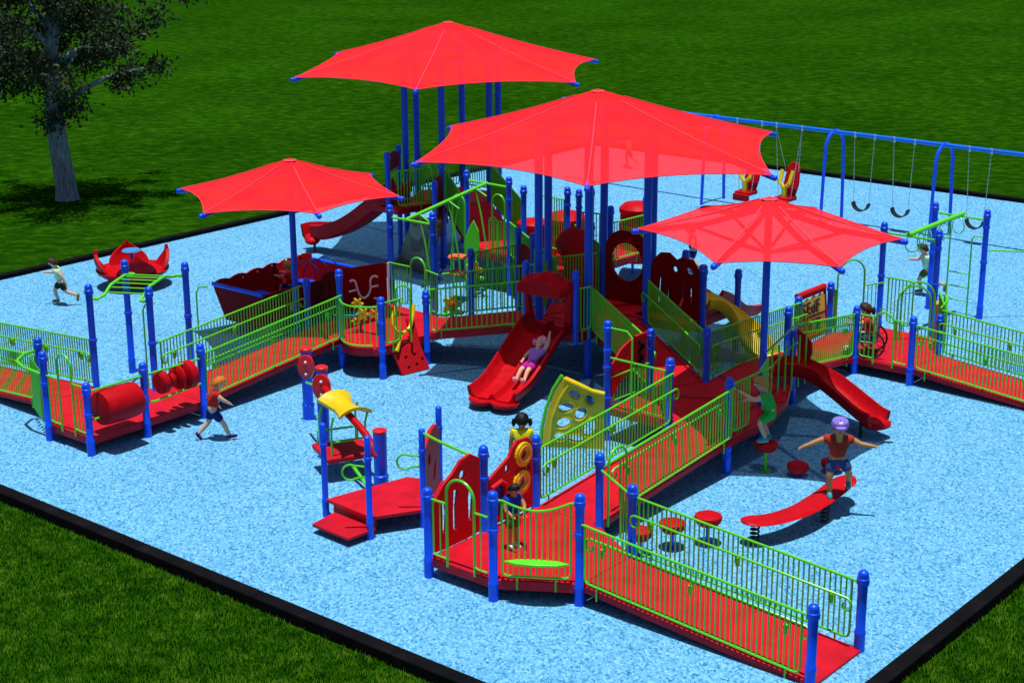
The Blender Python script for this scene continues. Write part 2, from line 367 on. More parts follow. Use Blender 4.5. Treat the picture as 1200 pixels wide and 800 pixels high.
for c in centres:
    rad=rt.uniform(.35,.75)
    for _ in range(240):
        p=c+V((rt.gauss(0,rad*.5),rt.gauss(0,rad*.5),rt.gauss(0,rad*.38)))
        u_=V((rt.gauss(0,1),rt.gauss(0,1),rt.gauss(0,.7))).normalized(); w_=u_.orthogonal().normalized(); w_=Matrix.Rotation(rt.uniform(0,6.28),3,u_)@w_; x_=u_.cross(w_); s_=rt.uniform(.05,.10)
        lb.add([p-w_*s_,p-x_*s_*.45,p+w_*s_,p+x_*s_*.45],[(0,1,2,3)])
lb.build('crown','leaf',T,smooth=False)
# ------------------------------------------------------------------ shade canopies
def canopy(label,centre,apexz,corners,posts,single,bulge=.055,armr=.05):
    c=W(*centre); T=thing('shade_canopy',label,'canopy',c,)
    ap=V((c.x,c.y,apexz)); n=len(corners); fb=MB(); NS,NT=7,12
    hem=[]
    for i in range(n):
        a,b=V(corners[i]),V(corners[(i+1)%n]); mid=(a+b)/2; inw=(V((c.x,c.y,mid.z))-mid); inw.z=0; inw.normalize(); ln=(b-a).length
        grid=[]
        for s in range(NS+1):
            row=[]; f=s/NS
            for t in range(NT+1):
                u=t/NT; ed=a.lerp(b,u)+inw*bulge*ln*4*u*(1-u)+V((0,0,bulge*ln*.35*4*u*(1-u)))
                p=ap.lerp(ed,f); p.z-= .10*math.sin(math.pi*f)*(0.5+4*u*(1-u)*.5); row.append(p)
            grid.append(row)
        hem+=grid[-1][:-1]
        k=len(fb.v); fb.v+=[p for r_ in grid for p in r_]
        for s in range(NS):
            for t in range(NT):
                A=k+s*(NT+1)+t; fb.f.append((A,A+1,A+NT+2,A+NT+1))
    fo=fb.build('fabric','fabric',T)
    hb=MB(); hb.tube([h_+V((0,0,-.006)) for h_ in hem],.010,6,closed=True); hb.build('hem','seam',fo)
    sm=MB()
    for cc in corners: # stitched hip seams, slightly proud
        cc=V(cc); pts=[]
        for s in range(1,NS+1):
            f=s/NS; p=ap.lerp(cc,f); p.z-=.10*math.sin(math.pi*f)*.5; pts.append(p+V((0,0,.004)))
        sm.tube(pts,.014,6)
    sm.build('seam','seam',fo)
    cb=MB(); cb.lathe(ap+V((0,0,-.02)),[(.14,-.03),(.14,-.02),(.08,-.005),(.01,.0)],16); cb.build('crown_cap','seam',T)
    for cc in corners:
        cc=V(cc); o_=(cc-ap); ext=V((o_.x,o_.y,0)).normalized(); ab=MB()
        p0=ap+V((0,0,-.18)); p1=cc+ext*.04+V((0,0,-.05)); ab.tube([p0,p0.lerp(p1,.5)+V((0,0,-.09)),p1],armr,10); a_=ab.build('arm','blue',T)
        eb=MB(); eb.ball(p1+ext*.015,armr*1.05); eb.build('end_cap','blue',a_)
    if single:
        pb=MB(); pb.lathe(V((c.x,c.y,0)),[(.10,0),(.10,.04),(.066,.06),(.066,1.3),(.075,1.31),(.075,1.36),(.066,1.37),(.062,apexz-.1),(.03,apexz-.08)],16); pb.build('post','blue',T)
        for cc in corners:
            cc=V(cc); sb=MB(); m_=ap.lerp(cc,.55)+V((0,0,-.22)); sb.tube([V((c.x,c.y,apexz-.95)),m_],.028,8); sb.build('strut','blue',T)
    else:
        zt=apexz-.75
        for (p_,q_) in posts:
            pb=MB(); w=W(p_,q_); pb.lathe(V((w.x,w.y,0)),[(.085,0),(.085,.3),(.078,.32),(.078,zt),(.03,zt+.03)],14); pb.build('post','blue',T)
        rb=MB(); rb.tube([W(p_,q_,zt-.04) for p_,q_ in posts],.045,8,closed=True); rb.build('ring_beam','blue',T)
        for (p_,q_) in posts:
            sb=MB(); w=W(p_,q_,zt-.1); sb.tube([w,V((c.x,c.y,apexz-.2))],.035,8); sb.build('strut','blue',T)
    return T
def mirror(c,p): return V((2*c.x-p.x,2*c.y-p.y,p.z))
def canopy_from(label,cen,zc,apexz,pix,posts,single,order):
    c=W(*cen,zc); pts={k:S(u,v,zc) for k,(u,v) in pix.items()}
    for k,k2 in order[1].items(): pts[k]=mirror(c,pts[k2])
    return canopy(label,cen,apexz,[pts[k] for k in order[0]],posts,single)
HEX=lambda cp,cq,r:[(cp+r*math.cos(R(a)),cq+r*math.sin(R(a))) for a in (-120,-60,0,60,120,180)]
canopy_from('small red canopy on one post at the left, over the boat and ramp',(-11.03,6.69),3.1,3.80,{'L':(212,221),'LF':(238,250),'F':(373,250),'R':(468,230),'RB':(434,204)},None,True,(['L','LF','F','R','RB','B'],{'B':'F'}))
canopy_from('small red canopy on one post at the right, over the stepping pods',(-.53,7.63),3.6,4.22,{'L':(747,268),'LF':(838,308),'RF':(985,313),'R':(1057,280),'BL':(825,242)},None,True,(['L','LF','RF','R','BR','BL'],{'BR':'LF'}))
canopy_from('rearmost red canopy, highest of all, on six tall blue posts',(-13.72,14.45),4.6,5.72,{'L':(345,91),'F':(487,105),'RF':(675,97),'R':(697,70),'BL':(395,62)},HEX(-13.6,14.4,1.2),False,(['L','F','RF','R','B','BL'],{'B':'F'}))
canopy_from('largest red canopy, over the central hexagonal tower and double slide',(-5.48,9.52),4.2,5.34,{'L':(487,190),'F':(688,218),'RF':(905,205),'R':(905,155),'BL':(528,148)},HEX(-5.48,9.52,1.2),False,(['L','F','RF','R','B','BL'],{'B':'F'}))
# ------------------------------------------------------------------ FRONT DECK (right foreground)
fd=thing('play_deck','low red deck in the foreground with green gate railing and wavy barrier','play deck',W(-.2,1.1,0))
floor(fd,[(-1.18,0,.30),(0,0,.30),(.98,.62,.30),(.98,1.8,.30),(0,2.36,.30),(-1.18,2.36,.30)],.14)
post(fd,(-1.18,0),1.33); post(fd,(0,0),1.58,cuffs=(1.02,)); post(fd,(.98,.62),1.60,cuffs=(1.02,)); post(fd,(.98,1.8),1.36); post(fd,(0,2.36),1.42)
post(fd,(-1.18,2.36),1.42,cuffs=(1.05,)); post(fd,(-1.18,1.18),1.6,cuffs=(1.1,))
gate_panel(fd,(-1.18,0),(0,0),.30,arch_h=1.28,o0=.30,o1=.72)
rail(fd,(0,0),(.98,.62),.3,.3,h=1.15,e0=.12,e1=.12,sag=.13)
A=W(.15,.02);B=W(.92,.5);d=(B-A).normalized(); nn=V((d.y,-d.x,0)); lf=MB(); c=(A+B)/2+V((0,0,.62))
lf.slab([c+d*(x*.44)+nn*(y*.10)+V((0,0,.0)) for x,y in [(-1,0),(-.6,.75),(0,1),(.6,.75),(1,0),(.6,-.75),(0,-1),(-.6,-.75)]],.035)
lf.build('leaf_shelf','leafg',fd,bevel=.01)
rail(fd,(0,2.36),(.98,1.8),.3,.3,e0=.75)
# panels on this deck
def qdir(): return V((S40,C40,0))
def pdir(): return V((C40,-S40,0))
UZ=V((0,0,1))
mb=MB(); out=[(.08,.0),(.3,-.02),(.75,-.02),(1.08,.0),(1.08,1.12),(.88,1.24),(.66,1.2),(.5,1.06),(.3,.95),(.08,.72)]
holes=[[(.28,.25),(.33,.22),(.36,.5),(.33,.75),(.28,.7)],[(.50,.22),(.56,.2),(.56,.55),(.60,.78),(.52,.8),(.50,.5)],[(.83,.25),(.88,.25),(.92,.6),(.86,.78),(.82,.6)],circle(.70,.98,.06,n=12)]
mb.plate(out,holes,W(-1.18,0,.33),qdir(),UZ,.05); mb.build('play_panel','redbrd',fd,smooth=False,bevel=.012,label='tall curved red panel with slots and a dark hole')
mb=MB(); out=[(.08,0),(1.08,0),(1.08,1.02),(.98,1.12),(.72,1.14),(.62,1.06),(.55,.95),(.08,.72)]
holes=[circle(.84,.90,.085,n=14),circle(.80,.48,.085,n=14),[(.15,.12),(.42,.12),(.42,.52),(.34,.60),(.15,.58)],[(.46,.70),(.53,.74),(.53,.86),(.46,.82)],[(.94,.62),(1.0,.62),(1.0,.72),(.94,.70)]]
mb.plate(out,holes,W(-1.18,1.18,.33),qdir(),UZ,.05); pn=mb.build('play_panel','redbrd',fd,smooth=False,bevel=.012,label='red stepped panel with two yellow ring dials')
for cx,cy in ((.84,.90),(.80,.48)):
    rb=MB(); rb.plate(circle(cx,cy,.185,n=22),[circle(cx,cy,.085,n=14)],W(-1.14,1.18,.33),qdir(),UZ,.05); rb.build('dial','yellow',pn,smooth=False,bevel=.012)
    sb=MB(); sb.plate(circle(cx,cy,.14,n=20),[circle(cx,cy,.10,n=14)],W(-1.105,1.18,.33),qdir(),UZ,.02); sb.build('dial_ring','orange',pn,smooth=False)
bb=MB(); bb.plate([(.15,.12),(.42,.12),(.42,.52),(.34,.60),(.15,.58)],[],W(-1.18,1.18,.33),qdir(),UZ,.02); bb.build('window','dblue',pn,smooth=False)
bb=MB(); bb.tube([W(-1.12,1.28,.93),W(-1.12,1.50,.98),W(-1.12,1.62,.90),W(-1.12,1.60,.45)],.03); bb.build('trim','redcap',pn)
# exit ramp to the right
er=thing('access_ramp','red ramp falling from the foreground deck towards the lower right corner','ramp',W(2.8,1.2,0))
floor(er,[(.99,.62,.30),(4.55,.62,.04),(4.55,1.8,.04),(.99,1.8,.30)],.10)
for q_,s_ in ((.60,1),(1.82,-1)): rail(er,(.98,q_),(4.45,q_),.3,.05,hand=s_)
post(er,(4.5,1.82),1.1); post(er,(4.5,.60),1.1)
# main ramp
mr=thing('access_ramp','long red ramp with green railings climbing from the foreground deck to the middle','ramp',W(-.6,4.1,0))
floor(mr,[(-1.16,2.37,.30),(-.02,2.37,.30),(-.02,5.94,.60),(-1.16,5.94,.60)],.10)
rail(mr,(0,2.36),(0,5.95),.3,.6,hand=1,e0=.5); rail(mr,(-1.18,2.36),(-1.18,5.95),.3,.6,hand=-1)
ab=MB(); arch(ab,W(.05,2.5),W(.05,2.95),.25,1.42); ab.build('loop_handle','green',mr)
# ------------------------------------------------------------------ JUNCTION DECK
jd=thing('play_deck','red junction deck where the three ramps meet under the right canopy','play deck',W(-1.2,7.3,0))
floor(jd,[(-1.3,5.95,.60),(-.05,5.95,.60),(-.05,7.1,.60),(-.35,8.2,.60),(-1.0,9.5,.60),(-2.1,9.5,.60),(-1.98,8.15,.60),(-2.5,7.13,.60)],.14)
post(jd,(-.12,5.95),1.62,cuffs=(.42,)); post(jd,(-1.27,5.95),1.72); post(jd,(-1.1,9.62),1.38,cuffs=()); post(jd,(-1.45,10.0),1.68); post(jd,(-1.98,8.13),1.62)
rail(jd,(-.12,5.95),(-.12,7.3),.6,.6,e1=.75,name='railing'); rail(jd,(-.15,6.9),(-.45,7.7),.6,.6,e0=.35)
mb=MB()
for x in (.05,.2,.35,.5,.65,.8): mb.tube([W(-.62-.04*x,8.0+x*1.6,.55),W(-.62-.04*x,8.0+x*1.6,1.5)],.016,6)
mb.tube([W(-.55,7.7,1.5),W(-1.05,9.6,1.5)],.018); mb.tube([W(-.55,7.7,1.15),W(-1.05,9.6,1.15)],.016); mb.build('railing','green',jd)
# bulge deck left of it
bd=thing('play_deck','small red deck with tall round-topped posts beside the yellow climber','play deck',W(-1.9,6.5,0))
floor(bd,[(-2.55,5.94,.60),(-1.32,5.94,.60),(-1.32,6.2,.60),(-2.5,7.1,.60)],.14)
post(bd,(-2.55,5.96),2.12,cuffs=(1.6,1.3,.75)); post(bd,(-2.5,7.15),1.72,cuffs=(1.35,))
rail(bd,(-2.55,5.96),(-1.27,5.95),.6,.6,e0=.5); mb=MB(); mb.tube([W(-2.5,5.96,2.0),W(-2.15,5.96,2.0),W(-2.04,5.96,1.9),W(-2.04,5.96,.4)],.018); mb.build('grab_bar','green',bd)
mb=MB(); mb.plate([(.08,.70),(.35,.92),(.7,1.05),(1.1,1.06),(1.1,.5),(.7,.46),(.35,.34),(.08,.10)],[circle(.38,.62,.035,n=8),circle(.55,.7,.035,n=8)],W(-2.54,5.97,.62),qdir(),UZ,.04); pl=mb.build('play_panel','redbrd',bd,smooth=False,bevel=.01)
mb=MB(); mb.tube([W(-2.49,5.97+.8,.62+.55),W(-2.49,5.97+.95,.62+.62),W(-2.49,5.97+.82,.62+.75),W(-2.49,5.97+.97,.62+.85),W(-2.49,5.97+.8,.62+.95)],.035); mb.build('maze','black',pl)
rail(bd,(-2.54,5.97),(-2.5,7.15),.6,.6,h=.5,gap=.08,name='railing')
# yellow climber
yc=thing('climber','yellow arched climbing board with leaf-shaped holes and a green edge','climber',S(640,522,.0))
o_=S(636,521,.02); ux=(S(708,524,.02)-o_); wl=ux.length; 
out=[(.0,.0),(wl*.1,-.03),(wl,-.02),(wl,.98),(wl*.8,1.02),(wl*.58,1.13),(wl*.38,1.22),(wl*.33,1.2),(wl*.2,.98),(wl*.08,.62),(wl*.01,.25)]
def leafhole(cx,cy,a,l,w): return [(cx+math.cos(a)*l*math.cos(t)-math.sin(a)*w*math.sin(t),cy+math.sin(a)*l*math.cos(t)+math.cos(a)*w*math.sin(t)) for t in [2*math.pi*k/12 for k in range(12)]]
hl=[leafhole(wl*.52,.93,-.5,.11,.075),leafhole(wl*.76,.84,-.9,.10,.08),leafhole(wl*.38,.70,.2,.13,.08),leafhole(wl*.62,.60,.9,.12,.085),leafhole(wl*.34,.42,.4,.12,.08),leafhole(wl*.76,.35,1.1,.16,.09),leafhole(wl*.28,.17,.1,.10,.07),leafhole(wl*.55,.15,.0,.13,.06)]
mb=MB(); mb.plate(out,hl,o_,ux,UZ,.07); bo=mb.build('board','yellow',yc,smooth=False,bevel=.02)
un=ux.normalized(); nn=un.cross(UZ); mb=MB()
for h in hl:
    mb.tube([o_+un*a+UZ*b+nn*.03 for a,b in [(x+(x-sum(t[0] for t in h)/12)*.25,y+(y-sum(t[1] for t in h)/12)*.25) for x,y in h]],.016,6,closed=True)
mb.build('rim','yellow',bo)
mb=MB(); mb.tube([o_+un*a+UZ*b for a,b in [(-.035,.0),(-.02,.28),(wl*.05,.64),(wl*.17,1.0),(wl*.31,1.25)]],.03); mb.build('edge_tube','green',yc)
mb=MB(); mb.tube([o_+un*a+UZ*b+nn*.05 for a,b in [(wl*.12,.1),(wl*.16,.5),(wl*.28,.85),(wl*.42,1.1)]],.025); mb.tube([o_+un*a+UZ*b+nn*.04 for a,b in [(wl*.36,1.2),(wl*.58,1.1),(wl*.8,1.0),(wl,.96)]],.03); mb.build('top_roll','yellow',yc)
# ------------------------------------------------------------------ ramp up to the central tower, tower
r2=thing('access_ramp','steep dark red ramp between green railings up to the central tower','ramp',W(-3.4,8.4,0))
floor(r2,[(-4.8,8.5,.95),(-2.5,7.15,.61),(-1.98,8.15,.61),(-4.3,9.5,.95)],.10)
rail(r2,(-4.78,8.42),(-2.5,7.15),.95,.6,hand=1); rail(r2,(-4.28,9.52),(-1.98,8.13),.95,.6,hand=-1)
ct=thing('play_tower','central hexagonal deck of dark red steel between six tall canopy posts','play deck',W(-5.48,9.52,0))
floor(ct,[(p,q,.95) for p,q in HEX(-5.48,9.52,1.14)],.2)
floor(ct,[(-6.1,8.1,.95),(-4.85,8.1,.95),(-4.85,8.5,.95),(-6.1,8.5,.95)],.18,name='slide_deck')
post(ct,(-6.07,8.08),2.2,base=.78); post(ct,(-4.87,8.08),2.2,base=.78); 
rail(ct,(-6.68,9.52),(-6.08,8.48),.95,.95,e0=.15); rail(ct,(-4.85,8.1),(-4.75,8.45),.95,.95,e0=.08,e1=.05)
mb=MB(); mb.plate([(.06,-.35),(1.14,-.35),(1.14,1.1),(1.0,1.32),(.8,1.42),(.4,1.42),(.2,1.32),(.06,1.1)],[circle(.60,.80,.40,n=28)],W(-6.08,10.56,.98),pdir(),UZ,.06); pw=mb.build('play_panel','maroon',ct,smooth=False,bevel=.015,label='dark red wall panel with one big round window')
mb=MB(); mb.tube([W(-6.08,10.53,0)+pdir()*x+UZ*(.98+y) for x,y in circle(.60,.80,.42,n=28)],.035,8,closed=True); mb.build('window_ring','maroon',pw)
# side platform right of tower
sp=thing('play_deck','raised side deck right of the central tower leading to the yellow slide','play deck',W(-4.2,11.0,0))
floor(sp,[(-4.86,9.9,.95),(-3.6,9.9,.95),(-3.6,11.7,.95),(-4.86,11.7,.95)],.18)
post(sp,(-3.58,10.4),2.05,r=.075); post(sp,(-3.6,11.7),1.7); post(sp,(-4.86,11.7),1.9)
mb=MB(); mb.plate([(.0,-.15),(1.15,-.25),(1.15,.95),(1.0,1.15),(.75,1.18),(.62,1.1),(.45,1.22),(.25,1.2),(.1,1.05),(.0,.8)],[circle(.60,.92,.06,n=10),leafhole(.93,.93,-.5,.10,.06),[(.2,.2),(.26,.2),(.28,.7),(.24,.8)],[(.42,.15),(.47,.15),(.46,.5),(.42,.5)],[(.68,.2),(.74,.15),(.82,.35),(.80,.75),(.76,.7),(.76,.4)],[(.95,.3),(1.0,.3),(1.0,.6),(.95,.6)]],W(-4.75,10.3,.97),pdir(),UZ,.06); mb.build('play_panel','maroon',sp,smooth=False,bevel=.015,label='dark red scalloped panel with long slots')
# ------------------------------------------------------------------ slides
def chute(T,path,w,wall,mtl,name='chute',lanes=1,thick=.035,side=None):
    hw=w/2; t=thick
    def half(sgn_list): return sgn_list
    outer=[(-hw-.05,wall),(-hw-.05,wall-.06),(-hw-.02,.02),(-hw+.06,-t-.02),(hw-.06,-t-.02),(hw+.02,.02),(hw+.05,wall-.06),(hw+.05,wall),(hw,wall+.02),(hw-.03,wall-.05)]
    if lanes==2: inner=[(hw-.07,.06),(hw-.12,.01),(.09,.01),(.045,.06),(.02,wall*.55),(-.02,wall*.55),(-.045,.06),(-.09,.01),(-hw+.12,.01),(-hw+.07,.06)]
    else: inner=[(hw-.07,.06),(hw-.14,.01),(0,-.005),(-hw+.14,.01),(-hw+.07,.06)]
    prof=outer+inner+[(-hw+.03,wall-.05),(-hw,wall+.02)]
    mb=MB(); mb.sweep(prof,path,side); return mb.build(name,mtl,T)
ds=thing('slide','wide double slide of dark red plastic with a hood at its top','slide',W(-5.35,7.2,0))
ax=[W(-5.48,8.15,1.0),W(-5.47,7.95,.99),W(-5.40,7.6,.85),W(-5.32,7.2,.64),W(-5.24,6.8,.43),W(-5.18,6.45,.27),W(-5.14,6.15,.20),W(-5.1,5.92,.18)]
chute(ds,smoothpath(ax,4),.92,.19,'red',lanes=2)
for s_ in (-.225,.225):
    e_=W(-5.08,5.96,.13); dr=(W(-5.08,5.9)-W(-5.2,6.5)).normalized(); sdv=V((-dr.y,dr.x,0))
    mb=MB(); mb.lathe(e_+sdv*s_,[(.14,-.07),(.24,-.03),(.27,.04),(.25,.07),(.21,.05),(.08,.03),(.01,.03)],20); mb.build('exit_lip','red',ds)
h0=W(-6.0,8.02,.98); px=pdir(); K=.78
fr=[(.02,.0),(.12,.0),(.10,.30),(.07,.55),(.12,.78),(.20,.86),(.5,.90),(.62,.90),(.92,.86),(.98,.75),(.95,.5),(.96,0),(1.08,0),(1.10,.5),(1.12,.80),(1.10,.98),(.88,1.03),(.70,1.10),(.46,1.10),(.26,1.03),(.02,.98),(-.02,.80),(-.02,.5)]
hd=MB(); hd.plate(fr,[],h0,px,UZ,.10); ho=hd.build('hood','red',ds,smooth=False,bevel=.03)
fr2=[(.02,.80),(1.10,.80),(1.12,.92),(1.08,.99),(.88,1.04),(.70,1.11),(.46,1.11),(.26,1.04),(.04,.99),(0,.92)]
hd=MB(); n=len(fr2); vs=[h0+px*x+UZ*y-qdir()*.06 for x,y in fr2]+[h0+px*(x*.96+.02)+UZ*(y-.10)-qdir()*.36 for x,y in fr2]
hd.add(vs,[tuple(range(n)),tuple(range(2*n-1,n-1,-1))]+[(i,(i+1)%n,(i+1)%n+n,i+n) for i in range(n)]); hd.build('hood_brow','red',ho,smooth=False,bevel=.03)
hd=MB(); hd.box(h0+px*1.02+UZ*.42+qdir()*.22,.05,.44,.84,Matrix((px,qdir(),UZ)).transposed()); hd.build('hood_cheek','red',ho,smooth=False,bevel=.02)
sl=thing('slide','yellow wavy slide behind the railings right of the central tower','slide',S(870,390,.6))
yp=[S(823,357,1.15),S(838,357,1.12),S(858,372,.85),S(876,392,.55),S(892,415,.3),S(903,424,.2)]
chute(sl,smoothpath(yp,4),.5,.16,'yellow')
sl=thing('slide','red slide ending on the far rubber ground behind the yellow slide','slide',S(862,375,.4))
chute(sl,smoothpath([W(-4.3,11.75,.98),W(-4.35,12.2,.8),W(-4.45,12.9,.4),W(-4.55,13.5,.24),W(-4.55,13.75,.22)],4),.5,.18,'red')
mb=MB(); mb.tube([W(-4.5,13.4,0),W(-4.5,13.4,.2)],.03); mb.build('support','blue',sl)
sl=thing('slide','long red curved slide at the right leading down to the open blue ground','slide',S(985,470,.3))
rp=[S(905,436,.78),S(922,434,.80),S(945,438,.76),S(965,449,.62),S(985,464,.48),S(1003,479,.36),S(1018,491,.29),S(1029,497,.27)]
chute(sl,smoothpath(rp,4),.42,.20,'red')
mb=MB(); e_=S(1027,496,.25); mb.ball(e_,.2,12,8,(1.3,1.0,.55)); mb.build('exit_lip','red',sl)
mb=MB(); a_=S(1008,512,0); mb.tube([a_,a_+V((0,0,.3))],.03); mb.build('support','black',sl)
mb=MB(); hb_=S(938,433,.75); mb.plate([(0,0),(.12,.0),(.22,.35),(.20,.55),(.05,.68),(-.1,.75),(-.05,.3)],[],hb_,pdir(),UZ,.06); mb.build('side_fin','red',sl,smooth=False,bevel=.02)
sl=thing('slide','long dark red slide leaving the rear tower towards the lawn','slide',S(410,260,.6))
bp=[S(472,224,1.72),S(458,236,1.58),S(442,248,1.28),S(425,261,.92),S(405,272,.6),S(385,277,.42),S(370,277,.35),S(362,279,.33)]
chute(sl,smoothpath(bp,4),.46,.32,'red')
mb=MB(); mb.ball(S(366,281,.30),.2,12,8,(1,1.3,.6)); mb.build('exit_lip','red',sl)
mb=MB(); a_=S(369,296,0); mb.tube([a_,a_+V((0,0,.3))],.035); mb.build('support','black',sl)
# ------------------------------------------------------------------ RAMP to right deck, right deck
r3=thing('access_ramp','red ramp with letter panel and green railings towards the wheelchair user','ramp',W(-1.6,10.7,0))
floor(r3,[(-1.05,9.5,.60),(-1.05,11.9,.32),(-2.2,11.9,.32),(-2.1,9.5,.60)],.10)
rail(r3,(-1.07,9.65),(-1.07,11.9),.6,.3,hand=1); rail(r3,(-2.05,8.2),(-2.2,11.9),.6,.35,hand=-1)
post(r3,(-2.25,11.75),1.36); post(r3,(-2.3,13.1),1.36)
TU=(UZ-pdir()*.09).normalized()
lp=thing('letter_panel','yellow panel of black raised letters in a red frame between blue posts','play panel',W(-2.27,12.4,.6))
mb=MB(); mb.plate([(.08,0),(1.15,0),(1.15,.95),(.08,.95)],[[(.14,.06),(1.09,.06),(1.09,.86),(.14,.86)]],W(-2.25,11.78,.36),qdir(),TU,.05); mb.build('frame','maroon',lp,smooth=False,bevel=.01)
mb=MB(); mb.tube([W(-2.37,11.88,1.30),W(-2.37,12.95,1.30)],.06); mb.build('roller','redbrd',lp)
mb=MB(); mb.plate([(.15,.07),(1.08,.07),(1.08,.8),(.95,.85),(.82,.79),(.7,.85),(.56,.79),(.44,.84),(.3,.77),(.15,.78)],[],W(-2.25,11.78,.36),qdir(),TU,.035); yb=mb.build('board','yellow',lp,smooth=False)
mb=MB(); mb.tube([W(-2.265,11.78+.15,.82),W(-2.265,11.78+1.08,.82)],.02); mb.build('divider','black',yb)
def text(s_,o_,ux,size,mtl,parent,name='lettering'):
    cu=bpy.data.curves.new('t','FONT'); cu.body=s_; cu.size=size; cu.extrude=.012; cu.align_x='LEFT'
    ob=bpy.data.objects.new('t',cu); COL.objects.link(ob); bpy.context.view_layer.update()
    me=bpy.data.meshes.new_from_object(ob.evaluated_get(bpy.context.evaluated_depsgraph_get())); COL.objects.unlink(ob); bpy.data.objects.remove(ob)
    ux=V(ux).normalized(); nn=ux.cross(UZ); org=root_loc(parent)
    for v in me.vertices: v.co=V(o_)+ux*v.co.x+TU*v.co.y+nn*v.co.z-org
    me.materials.clear(); me.materials.append(M[mtl]); o=bpy.data.objects.new(name,me); COL.objects.link(o); o.parent=parent; return o
text('SEdF',W(-2.268,11.78+.17,.88),qdir(),.36,'black',yb); text('DCE',W(-2.233,11.78+.17,.50),qdir(),.36,'black',yb)
rd=thing('play_deck','red deck at the right with arched green railings around the wheelchair user','play deck',W(-1.0,12.6,0))
floor(rd,[(-1.05,11.91,.31),(.1,11.91,.31),(.1,13.1,.31),(-.5,14.1,.31),(-1.7,14.1,.31),(-2.28,13.1,.31),(-2.2,11.91,.31)],.13)
post(rd,(-1.07,11.9),1.34,cuffs=(.32,)); post(rd,(.1,11.9),1.34,cuffs=(.32,)); post(rd,(.05,13.15),1.1)
gate_panel(rd,(-1.07,11.9),(.1,11.9),.31,arch_h=1.0,o0=.33,o1=.68)
gate_panel(rd,(-2.3,13.1),(-1.75,14.3),.31,arch_h=1.45,o0=.12,o1=.62); rail(rd,(-1.75,14.3),(-1.0,14.3),.31,.31,h=1.0)
mb=MB(); arch(mb,W(-.95,13.5),W(-.45,13.9),.3,1.5); arch(mb,W(-1.0,13.45),W(-.5,13.85),.3,1.42); arch(mb,W(-.25,13.9),W(.1,13.3),.3,1.35,.018); mb.tube([W(.02,13.2,1.2),W(.05,13.45,1.32),W(-.1,13.7,1.34)],.016); mb.build('loop_handle','green',rd)
rail(rd,(.1,13.2),(-.45,14.1),.31,.31,h=.95)
re_=thing('access_ramp','red ramp with double handrails leaving the frame on the right','ramp',W(2.2,12.5,0))
floor(re_,[(.11,11.91,.31),(3.2,11.85,.06),(3.2,13.05,.06),(.11,13.1,.31)],.10)
rail(re_,(.1,11.9),(3.0,11.8),.3,.07,hand=1); rail(re_,(.05,13.15),(3.0,13.05),.3,.07,hand=-1)
# overhead loop ladder
ol=thing('overhead_ladder','lime green overhead beam with hanging loops between four tall blue posts','climbing frame',W(-1.4,15.8,0))
for pq in ((-1.95,14.55),(-.77,14.59),(-2.02,17.0),(-.82,16.95)): post(ol,pq,2.38,cuffs=(2.0,1.25))
mb=MB()
mb.tube([W(-1.95,14.6,2.15),W(-.77,14.6,2.15)],.022); mb.build('cross_bar','green',ol); mb=MB(); mb.tube([W(-2.02,17,2.15),W(-.82,16.95,2.15)],.022); mb.build('cross_bar','green',ol)
mb=MB(); mb.tube([W(-1.38,14.5,2.2),W(-1.4,17.05,2.2)],.05,10); mb.build('beam','leafg',ol)
for k in range(7):
    mb=MB(); c=W(-1.38,14.7+k*.35,1.98); a=k*.9; u_=V((math.cos(a),math.sin(a),0)); mb.tube([c+u_*(.15*math.cos(t))+UZ*(.17*math.sin(t)) for t in [2*math.pi*i/16 for i in range(16)]],.011,6,closed=True); mb.build('loop','green',ol)
lt=thing('ladder','thin green vertical ladder below the overhead loops at the right','ladder',W(-.8,16.2,0))
a=S(1107,367,.0);b=S(1132,372,.0); mb=MB(); a2=V((a.x,a.y,0));b2=V((b.x,b.y,0))
mb.tube([a2,a2+UZ*1.75],.018); mb.tube([b2,b2+UZ*1.72,b2+UZ*1.8+(b2-a2).normalized()*.06,W(-.85,16.9,1.8)],.018); mb.build('side_rail','green',lt)
for z_ in (.35,.65,.95): mb=MB(); mb.tube([a2+UZ*z_,b2+UZ*z_],.014); mb.build('rung','green',lt)
mb=MB(); mb.tube([W(-.8,16.95,1.5),W(.4,18.2,1.4)],.016); mb.build('grab_bar','green',lt)
cp=thing('climbing_board','narrow mustard climbing board standing beside the right deck','climber',W(-.1,13.9,0))
mb=MB(); k_=S(1094,417,.2); mb.plate([(0,0),(.14,.05),(.16,.9),(.08,1.1),(-.02,1.05)],[circle(.07,.3,.025,n=8),circle(.08,.6,.025,n=8),circle(.07,.85,.025,n=8)],k_,V((.35,1,0)),UZ,.05); mb.build('board','tan',cp,smooth=False,bevel=.015)
